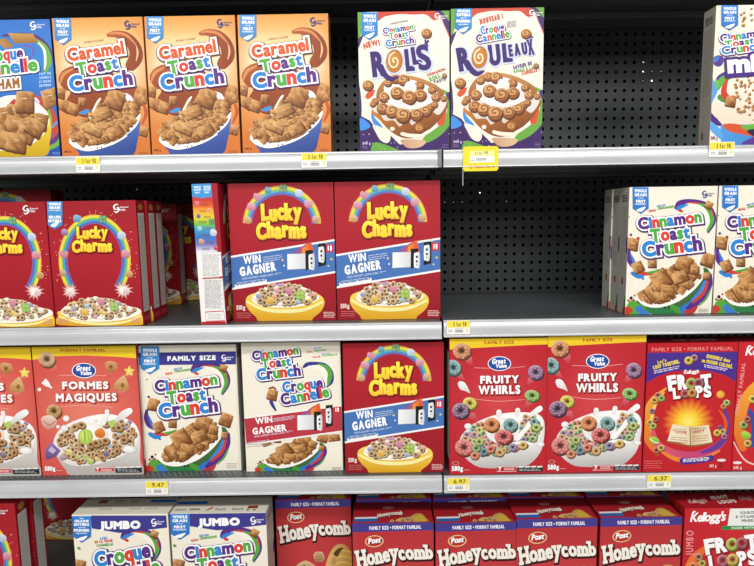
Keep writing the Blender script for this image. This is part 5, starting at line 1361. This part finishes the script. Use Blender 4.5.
# ------------------------------------------------------------------ shelving
BAY = .134                                   # where the left bay ends and the right bay begins
BACK = .445
LEVEL = dict(top=.1365, second_left=-.228, second_right=-.2245, third_left=-.5765, third_right=-.578, bottom=-.935, over=.545)
lip_mat = material('grey_shelf_channel', 'd0d3d6', .27, .12)
link_noise(lip_mat, 6, .35, 'bbbec1', 'd6d8da', (1.2, 1, 4))
deck_mat = material('grey_painted_steel', '4a4e51', .38, .0)
under_mat = material('dark_steel', '5a5c5e', .5)
upright_mat = material('black_upright', '0c0c0d', .5)
def deck_perforations(m):
    """Row of slanted slots pressed into the front of the deck."""
    nt = m.node_tree; N = nt.nodes; L = nt.links
    tc = N.new('ShaderNodeTexCoord'); sp = N.new('ShaderNodeSeparateXYZ'); L.new(tc.outputs['Object'], sp.inputs[0])
    def mth(op, a, b=None, c=None):
        n = N.new('ShaderNodeMath'); n.operation = op
        for i, v in enumerate((a, b, c)):
            if v is None: continue
            if isinstance(v, (int, float)): n.inputs[i].default_value = v
            else: L.new(v, n.inputs[i])
        return n.outputs[0]
    s = mth('FRACT', mth('DIVIDE', mth('ADD', sp.outputs['X'], mth('MULTIPLY', sp.outputs['Y'], .6)), .0125))
    k = mth('MULTIPLY', mth('LESS_THAN', s, .32), mth('MULTIPLY', mth('GREATER_THAN', sp.outputs['Y'], .012), mth('LESS_THAN', sp.outputs['Y'], .034)))
    nz = N.new('ShaderNodeTexNoise'); nz.inputs['Scale'].default_value = 9; L.new(tc.outputs['Object'], nz.inputs['Vector'])
    r1 = N.new('ShaderNodeValToRGB'); r1.color_ramp.elements[0].color = (*lin(hx('44484b')), 1); r1.color_ramp.elements[1].color = (*lin(hx('575b5e')), 1); L.new(nz.outputs['Fac'], r1.inputs[0])
    mx = N.new('ShaderNodeMix'); mx.data_type = 'RGBA'; L.new(k, mx.inputs['Factor']); L.new(r1.outputs[0], mx.inputs['A']); mx.inputs['B'].default_value = (*lin(hx('6e7275')), 1)
    L.new(mx.outputs['Result'], N['Principled BSDF'].inputs['Base Color'])
deck_perforations(deck_mat)

def shelf(x0, x1, z, label, clip=False):
    root = tag(empty('shelf', ((x0 + x1) / 2, 0, CZ + z)), label, 'shelf', 'steel shelves of the cereal display')
    a, b = x0 - (x0 + x1) / 2, x1 - (x0 + x1) / 2
    bm = bmesh.new(); box_bm(bm, a, b, 0, BACK - .006, -.022, 0)
    bm_obj('deck', bm, deck_mat, root, .0015)
    bm = bmesh.new()
    for k in range(3):                                              # folded stiffening ribs under the deck
        y = (.06, .22, .345)[k]; box_bm(bm, a + .004, b - .004, y, y + (.05, .05, .085)[k], -.034 - .004 * (k == 2), -.0221)
    bm_obj('underside_rib', bm, under_mat, root, .002)
    prof = [(.0, -.0005), (-.0035, -.0003), (-.0052, -.0016), (-.0056, -.0042), (-.0042, -.0052), (-.0050, -.0066), (-.0070, -.0120), (-.0082, -.0180), (-.0083, -.0240), (-.0070, -.0300), (-.0066, -.0335), (-.0072, -.0345), (-.0112, -.0347), (-.0114, -.0362), (-.0108, -.0368), (-.0020, -.0368), (.0, -.0362)]
    n = len(prof); V = []; F = []
    for i, x in enumerate((a, a + .0008, b - .0008, b)):
        for y, zz in prof:
            ins = .0006 if i in (0, 3) else 0
            V.append((x, min(y + ins, 0), zz))
    for i in range(3):
        for j in range(n - 1): F.append((i * n + j, i * n + j + 1, (i + 1) * n + j + 1, (i + 1) * n + j))
    F += [tuple(range(n)), tuple(reversed(range(3 * n, 4 * n)))]
    o = mesh_obj('price_channel', V, F, lip_mat, root, smooth=True)
    o.data.set_sharp_from_angle(angle=.6)
    if clip:
        bm = bmesh.new(); box_bm(bm, b - .0075, b + .0005, -.0122, -.001, -.0375, .001)
        bm_obj('end_clip', bm, material('grey_clip', '7d8083', .4), root, .002)
    return root

shelf(-1.085, BAY - .002, LEVEL['top'], 'upper left steel shelf carrying the orange boxes, grey front channel', True)
shelf(BAY + .002, 1.30, LEVEL['top'], 'upper right steel shelf, mostly empty, below the white rolls box and the big yellow tag')
shelf(-1.085, BAY - .002, LEVEL['second_left'], 'left middle steel shelf carrying the red rainbow cereal boxes')
shelf(BAY + .002, 1.30, LEVEL['second_right'], 'right middle steel shelf with the wide empty dark space left of the cinnamon boxes')
shelf(-1.085, BAY - .002, LEVEL['third_left'], 'left lower steel shelf carrying the coral-red and cream family boxes')
shelf(BAY + .002, 1.30, LEVEL['third_right'], 'right lower steel shelf carrying the fruity ring cereal boxes')
shelf(-1.085, 1.30, LEVEL['bottom'], 'bottom steel shelf under the jumbo and honeycomb boxes')
shelf(-1.085, BAY - .002, LEVEL['over'], 'dark steel shelf overhead above the orange boxes, underside seen')
shelf(BAY + .002, 1.30, LEVEL['over'], 'dark steel shelf overhead above the empty right space, ribbed underside seen')

# back panel with its grid of peg holes
peg = material('black_pegboard', '3c4144', .42)
def peg_nodes(m):
    nt = m.node_tree; N = nt.nodes; L = nt.links
    tc = N.new('ShaderNodeTexCoord'); sp = N.new('ShaderNodeSeparateXYZ'); L.new(tc.outputs['Object'], sp.inputs[0])
    def mth(op, a, b=None):
        n = N.new('ShaderNodeMath'); n.operation = op
        for i, v in enumerate((a, b)):
            if v is None: continue
            if isinstance(v, (int, float)): n.inputs[i].default_value = v
            else: L.new(v, n.inputs[i])
        return n.outputs[0]
    def cell(o): return mth('SUBTRACT', mth('FRACT', mth('DIVIDE', o, .0254)), .5)
    x, z = cell(sp.outputs['X']), cell(sp.outputs['Z'])
    r = mth('SQRT', mth('ADD', mth('MULTIPLY', x, x), mth('MULTIPLY', z, z)))
    k = mth('LESS_THAN', r, .185)
    nz = N.new('ShaderNodeTexNoise'); nz.inputs['Scale'].default_value = 5; L.new(tc.outputs['Object'], nz.inputs['Vector'])
    r1 = N.new('ShaderNodeValToRGB'); r1.color_ramp.elements[0].color = (*lin(hx('363b3e')), 1); r1.color_ramp.elements[1].color = (*lin(hx('464b4e')), 1); L.new(nz.outputs['Fac'], r1.inputs[0])
    mx = N.new('ShaderNodeMix'); mx.data_type = 'RGBA'; L.new(k, mx.inputs['Factor']); L.new(r1.outputs[0], mx.inputs['A']); mx.inputs['B'].default_value = (.001, .001, .001, 1)
    L.new(mx.outputs['Result'], N['Principled BSDF'].inputs['Base Color'])
    L.new(mth('MULTIPLY', mth('SUBTRACT', 1.0, k), .4), N['Principled BSDF'].inputs['Specular IOR Level'])
    bp = N.new('ShaderNodeBump'); bp.invert = True; bp.inputs['Strength'].default_value = .1; bp.inputs['Distance'].default_value = .001; L.new(k, bp.inputs['Height']); L.new(bp.outputs[0], N['Principled BSDF'].inputs['Normal'])
peg_nodes(peg)
bm = bmesh.new(); box_bm(bm, -1.12, 1.34, 0, .02, -1.40, 1.0)
wall = bm_obj('wall_back', bm, peg); wall.location = (0, BACK, CZ); tag(wall, kind='structure')
glow = material('light_through_hole', 'ffffff', .5)  # emissive discs stand in for light leaking through the peg holes
glow.node_tree.nodes['Principled BSDF'].inputs['Emission Color'].default_value = (1, 1, .97, 1); glow.node_tree.nodes['Principled BSDF'].inputs['Emission Strength'].default_value = .7
dim = glow.copy(); dim.name = 'faint_light_through_hole'; dim.node_tree.nodes['Principled BSDF'].inputs['Emission Strength'].default_value = .17
for x, z, s in ((.747, .429, 1), (.745, .381, 1), (.770, .380, 1), (.768, .356, 1), (.794, .404, .5), (.769, .404, .4), (.745, .405, .4), (.745, .356, .4), (-.542, .113, .6), (-.519, .113, .4), (-.496, .112, .4), (-.476, .112, .4), (-.450, .112, .4), (-.692, .115, 1), (-.669, .115, .5), (-.692, .09, .4), (.303, .072, 1), (.290, .072, .4), (.197, .050, .4), (.222, .050, .3), (.247, .05, .3), (.37, .05, .3)):
    gx, gz = (math.floor(x / .0254) + .5) * .0254, (math.floor(z / .0254) + .5) * .0254
    r = .0021 * (.75 + .25 * s); n = 8
    o = mesh_obj('hole_glow', [(gx + r * math.cos(k * PI / 4), -.0006, gz + r * math.sin(k * PI / 4)) for k in range(n)], [tuple(range(n))], glow if s > .7 else dim, wall)
for sx, lb in ((-1.10, 'black slotted upright post at the far left end of the shelves'), (BAY, 'black slotted upright post between the left and right shelves'), (1.315, 'black slotted upright post at the far right end of the shelves')):
    bm = bmesh.new(); box_bm(bm, -.0012 if sx == BAY else -.012, .0012 if sx == BAY else .012, 0, .03, -1.40, 1.0)
    o = bm_obj('shelf_upright', bm, upright_mat); o.location = (sx, BACK - .0305, CZ); tag(o, lb, 'upright post', 'upright posts of the shelving')
fl = material('pale_shop_floor', 'b8b4ac', .35); link_noise(fl, 14, .3, 'b0aca4', 'c6c2ba')
bm = bmesh.new(); box_bm(bm, -4, 4, -4.2, .6, -.05, 0); o = bm_obj('floor', bm, fl); tag(o, kind='structure')
base = material('shelf_plinth', '2a2b2c', .5)
bm = bmesh.new(); box_bm(bm, -1.085, 1.30, .02, BACK - .035, .0, CZ + LEVEL['bottom'] - .05); o = bm_obj('trim_1', bm, base); tag(o, kind='structure')

# ------------------------------------------------------------------ boxes on the shelves
def stand(root, x, y, z, label, cat='cereal box', group=None, rz=0, sc=None):
    root.location = (x, y, CZ + z + .0004); root.rotation_euler = (0, 0, rz)
    if sc: root.scale = sc
    return tag(root, label, cat, group)

# top shelf
car, _ = caramel_box(); T = LEVEL['top']
stand(car, -.5718, .003, T, 'orange caramel squares cereal box, beside the blue graham box', group='orange caramel cereal boxes')
stand(copy_tree(car), -.3821, .003, T, 'orange caramel squares cereal box, middle one of the three', group='orange caramel cereal boxes')
stand(copy_tree(car), -.1911, .003, T, 'orange caramel squares cereal box with dark empty space on its right side', group='orange caramel cereal boxes')
b, _ = graham_box(); stand(b, -.7625, .003, T, 'blue graham squares cereal box with yellow bowl, cut off at upper left')
b, _ = rolls_box(False); stand(b, .0563, .003, T, 'white and purple cinnamon rolls cereal box with English NEW! lettering')
b, _ = rolls_box(True); stand(b, .2482, .003, T, 'white and purple cinnamon rolls cereal box with French lettering above yellow tag')
b, _ = minis_box(); stand(b, .7868, .003, T, 'cream cereal box of mini squares, alone at the upper right edge')

# second shelf, left: rainbow boxes
Z2 = LEVEL['second_left']
lf, _ = lucky_box(); G = 'red rainbow marshmallow cereal boxes without contest band'
stand(lf, -.6118, .002, Z2, 'red rainbow cereal box with light blue grain badge, front row beside the dark gap', group=G)
stand(copy_tree(lf), -.8045, .002, Z2, 'red rainbow cereal box cut off at the left edge of the middle shelf', group=G)
stand(copy_tree(lf), -.6072, .0475, Z2, 'red rainbow cereal box directly behind the front one, white side panel showing', group=G)
stand(copy_tree(lf), -.6080, .093, Z2, 'red rainbow cereal box third from the front in the row, mostly in shadow', group=G)
stand(copy_tree(lf), -.632, .30, Z2, 'red rainbow cereal box deep in shadow, rainbow edge just visible', group=G)
stand(copy_tree(lf), -.565, .375, Z2, 'red rainbow cereal box farthest back in the dark gap against the back panel', group=G)
lp, _ = lucky_prize_box(); G = 'red rainbow cereal boxes with contest band'
stand(lp, -.2128, .032, Z2, 'red rainbow cereal box with blue contest band, beside the box turned sideways', group=G)
stand(copy_tree(lp), .0187, .032, Z2, 'red rainbow cereal box with blue contest band at right end of middle left shelf', group=G)
stand(copy_tree(lp), -.8960, .150, Z2, 'taller dark red cereal box behind the left front row, only its top showing', group=G)
stand(copy_tree(lp), -.3870 + .0485, .004 + .115, Z2, 'red cereal box turned sideways, rainbow side panel facing out', group=G, rz=PI / 2 + .02).rotation_euler.x = -.018

# second shelf, right: cinnamon boxes four deep
Z2R = LEVEL['second_right']; G = 'cream cinnamon squares cereal boxes'
ct, _ = cinnamon_box()
stand(ct, .6365, .0287, Z2R, 'cream cinnamon squares cereal box in front beside the empty shelf space', group=G)
for k, lb in ((1, 'cream cinnamon squares cereal box second in the row, grey side showing'), (2, 'cream cinnamon squares cereal box third in the row, grey side showing'), (3, 'cream cinnamon squares cereal box last of the row, deepest grey side')):
    if k < 3: stand(copy_tree(ct), .6365 + (.0, .001, -.0015)[k], .0287 + .0435 * k, Z2R, lb, group=G)
stand(copy_tree(ct), .8295, .0287, Z2R, 'cream cinnamon squares cereal box cut off at the right edge', group=G)

# third shelf
Z3, Z3R = LEVEL['third_left'], LEVEL['third_right']
sh, _ = shapes_box(); G = 'coral red magic shapes cereal boxes'
stand(sh, -.6609, .0198, Z3, 'coral red French cereal box with white bowl and yellow top band, fully visible', group=G)
stand(copy_tree(sh), -.8955, .0198, Z3, 'coral red French cereal box cut off at the left edge', group=G)
b, _ = cinnamon_family_box(); stand(b, -.4368, .0345, Z3, 'cream cinnamon squares box with purple family size band')
b, _ = cinnamon_prize_box(); stand(b, -.2017, .027, Z3, 'cream bilingual cinnamon squares box with dark red contest band')
stand(copy_tree(lp), .0268, .013, Z3, 'red rainbow cereal box with blue contest band on the lower shelf', group='red rainbow cereal boxes with contest band', sc=(.974, .974, .988))
fw, _ = whirls_box(); G = 'red fruity ring cereal boxes'
stand(fw, .2567, .002, Z3R, 'red fruity rings cereal box with white bowl, left one beside the dark gap', group=G)
stand(copy_tree(fw), .4712, .002, Z3R, 'red fruity rings cereal box with white bowl, right one beside the purple arched box', group=G, sc=(1, 1, 1.008))
b, _ = loops_family_box(); stand(b, .6800, .002, Z3R, 'red fruity ring cereal box with purple arched band and open book picture')
b, _ = loops_side_title_box(); stand(b, .8785, .002, Z3R, 'red fruity ring cereal box with upright size lettering, cut off at right edge')

# bottom shelf
ZB = LEVEL['bottom']
b, _ = jumbo_box(True); stand(b, -.5980, .001, ZB, 'cream jumbo cinnamon box with French lettering')
b, _ = jumbo_box(False); stand(b, -.3752, .001, ZB, 'cream jumbo cinnamon box with English lettering beside the red honeycomb boxes')
hc, _ = honeycomb_box(); G = 'red honeycomb cereal boxes in the front row'
front = [(.0208, 'red honeycomb cereal box, front row, left of the shelf joint'), (.2095, 'red honeycomb cereal box, front row, under the white and yellow price tag'), (.3920, 'red honeycomb cereal box, front row, third from the jumbo boxes'), (.5830, 'red honeycomb cereal box, front row, next to the red jumbo fruity ring box')]
for i, (x, lb) in enumerate(front):
    stand(hc if i == 0 else copy_tree(hc), x, .001, ZB, lb, group=G, sc=(1, 1, (.992, .985, 1.01, 1.015)[i]))
stand(copy_tree(hc), -.1718, .098, ZB, 'red honeycomb cereal box set back beside the cream jumbo box, biscuits visible', group='red honeycomb cereal boxes in the second row', sc=(1, 1, 1.022))
for x, lb in ((.0208, 'back row honeycomb box behind the first front one, only its top edge showing'), (.2095, 'back row honeycomb box behind the second front one, only its top edge showing'), (.3920, 'back row honeycomb box behind the third front one, only its top edge showing'), (.5830, 'back row honeycomb box behind the one next to the jumbo fruity ring box')):
    stand(copy_tree(hc), x + .004, .1, ZB, lb, group='red honeycomb cereal boxes in the second row', sc=(1, 1, 1.012))
b, _ = loops_jumbo_box(); stand(b, .7902, .001, ZB, 'red jumbo fruity ring cereal box with white claim panel at lower right')
stand(copy_tree(lf), -.9300, .001, ZB, 'red cereal box at the lower left edge, front row, side panel in shadow', group='red cereal boxes at the lower left', sc=(1, 1, 1.12))
stand(copy_tree(lf), -.9290, .058, ZB, 'red cereal box at the lower left edge, behind the front row', group='red cereal boxes at the lower left', sc=(1, 1, 1.12))
stand(copy_tree(lf), -.915, .36, ZB, 'red cereal box deep in the dark gap left of the jumbo boxes', group='red cereal boxes at the lower left')

# ------------------------------------------------------------------ price tags in the channels
tag_white = material('tag_paper', 'f4f4f0', .5)
def price_tag(x0, z0, x1, z1, words, label, big=False):
    if not big:
        top = min((v for v in LEVEL.values() if v > z0 - .012), key=lambda v: abs(v - z0)); z1 = max(z1, top - .0345)
    w, h = x1 - x0, z0 - z1
    root = tag(empty('price_tag', ((x0 + x1) / 2, -.0098, CZ + z1)), label, 'price tag', 'shelf price tags')
    bm = bmesh.new(); box_bm(bm, -w / 2, w / 2, 0, .0012, 0, h)
    bmesh.ops.bevel(bm, geom=[e for e in bm.edges if abs(e.verts[0].co.x - e.verts[1].co.x) < 1e-6 and abs(e.verts[0].co.z - e.verts[1].co.z) < 1e-6], offset=.003 if big else .0006, segments=3, affect='EDGES')
    card = bm_obj('tag_card', bm, material('yellow_tag', 'f6de1c', .5) if big else tag_white, root)
    A = Art(w, h, square(100, 60), lambda u, v, n: (u - w / 2, -n - .0001, v))
    A.on('price_field')
    if big:
        A.poly([(20, 11), (88, 11), (88, 37), (20, 37)], 'fbf6a8'); A.poly([(20, 24), (88, 24), (88, 39), (20, 39)], 'f8f8f4')
        A.on('price_lettering'); A.text(words, (32, 21), (70, 20), 8.5, '8a8448', wt=.5)
        A.on('barcode'); 
        for k in range(14): A.poly([(38 + 2 * k, 28), (39 + 2 * k, 28), (39 + 2 * k, 35), (38 + 2 * k, 35)], '50504c', k == 0)
        A.lines(22, 28, 34, 36, 2, '8a8a84', .8, 2)
        A.on('offer_lettering'); A.text('2 Multi Save', (20, 54), (90, 52), 8.5, 'c8641e', wt=.7)
    else:
        A.poly([(2, 2), (98, 2), (98, 30), (2, 30)], 'f3e04a')
        A.on('price_lettering'); A.text(words, (28, 26), (84, 26), 19, '6a6420', wt=1.1)
        A.on('barcode')
        for k in range(16): A.poly([(36 + 2.2 * k, 40), (37.1 + 2.2 * k, 40), (37.1 + 2.2 * k, 52), (36 + 2.2 * k, 52)], '55554f' if k % 3 else '2a2a28', k == 0)
        A.lines(6, 38, 26, 52, 2, '9a9a94', 1.4, 5); A.poly([(84, 34), (92, 34), (92, 50), (84, 50)], 'ece27a'); A.lines(36, 34, 76, 38, 1, '9a9a94', 1, 6)
    A.parts.pop('front_panel', None)
    for n, (V, F, Cc) in A.parts.items(): mesh_obj(n, V, F, TAGINK, card, Cc)
    if big:
        bm = bmesh.new(); box_bm(bm, -w / 2 - .001, -w / 2 + .0015, .0014, .0034, -.030, h * .6)
        bm_obj('hanging_strip', bm, material('clear_grey_strip', '8d9192', .25), root, .0004)
    return root
price_tag(-.6312, .1330, -.5812, .1022, '3 for 98', 'yellow and white price tag under the first orange box')
price_tag(-.1601, .1340, -.1070, .1035, '3 for 98', 'yellow and white price tag under the third orange box')
price_tag(.1763, .1415, .2503, .0910, '3 for 98', 'big yellow price tag hanging under the French rolls box', True)
price_tag(.6867, .1424, .7389, .1120, '3 for 98', 'yellow and white price tag under the cream mini squares box')
price_tag(.1426, -.2245, .1921, -.2550, '3 for 98', 'yellow and white price tag under the empty shelf space')
price_tag(-.5301, -.5780, -.4808, -.6100, '9.47', 'yellow and white 9.47 price tag below the family size cinnamon box')
price_tag(.1433, -.5800, .1922, -.6105, '6.97', 'yellow and white 6.97 price tag below the left fruity rings box')
price_tag(.5876, -.5790, .6398, -.6095, '6.37', 'yellow and white 6.37 price tag below the purple arched box')

# ------------------------------------------------------------------ camera
cam = bpy.data.cameras.new('camera'); co = bpy.data.objects.new('camera', cam); COL.objects.link(co)
R_ = Vector((0.99987052, 0.00356091, -0.01569252)); U_ = Vector((0.01517061, 0.11656567, 0.99306712)); F_ = Vector((-0.00536543, 0.9931766, -0.11649656))
M = Matrix((R_, U_, -F_)).transposed().to_4x4(); M.translation = Vector((0, -1.21, CZ)); co.matrix_world = M
cam.sensor_fit = 'HORIZONTAL'; cam.sensor_width = 36; cam.lens = 566 / 754 * 36; cam.clip_start = .05
scene.camera = co

# ------------------------------------------------------------------ light: rows of ceiling fixtures over the aisle, soft shop light all round
def area(name, loc, sx, sy, power, aim=None, col=(1, 1, 1)):
    l = bpy.data.lights.new(name, 'AREA'); l.shape = 'RECTANGLE'; l.size = sx; l.size_y = sy; l.energy = power; l.color = col
    o = bpy.data.objects.new(name, l); COL.objects.link(o); o.location = loc
    d = (Vector(aim) - Vector(loc)) if aim else Vector((0, 0, -1))
    o.rotation_euler = d.to_track_quat('-Z', 'Y').to_euler()
    return o
area('ceiling_fixture', (0, -2.5, 3.5), 6, .4, 95, (0, -.2, 1.2), (1, .985, .96))
area('ceiling_fixture', (0, -4.4, 3.4), 6, .5, 95, (0, 0, 1.3), (1, .985, .96))
area('ceiling_fixture', (0, -7.5, 3.4), 10, .8, 100, (0, 0, 1.3), (1, .985, .96))
w = bpy.data.worlds.new('shop_light'); scene.world = w; w.use_nodes = True
w.node_tree.nodes['Background'].inputs['Color'].default_value = (1, .99, .97, 1); w.node_tree.nodes['Background'].inputs['Strength'].default_value = .17
scene.view_settings.view_transform = 'Standard'; scene.view_settings.look = 'None'; scene.view_settings.exposure = 0
scene.cycles.max_bounces = 6
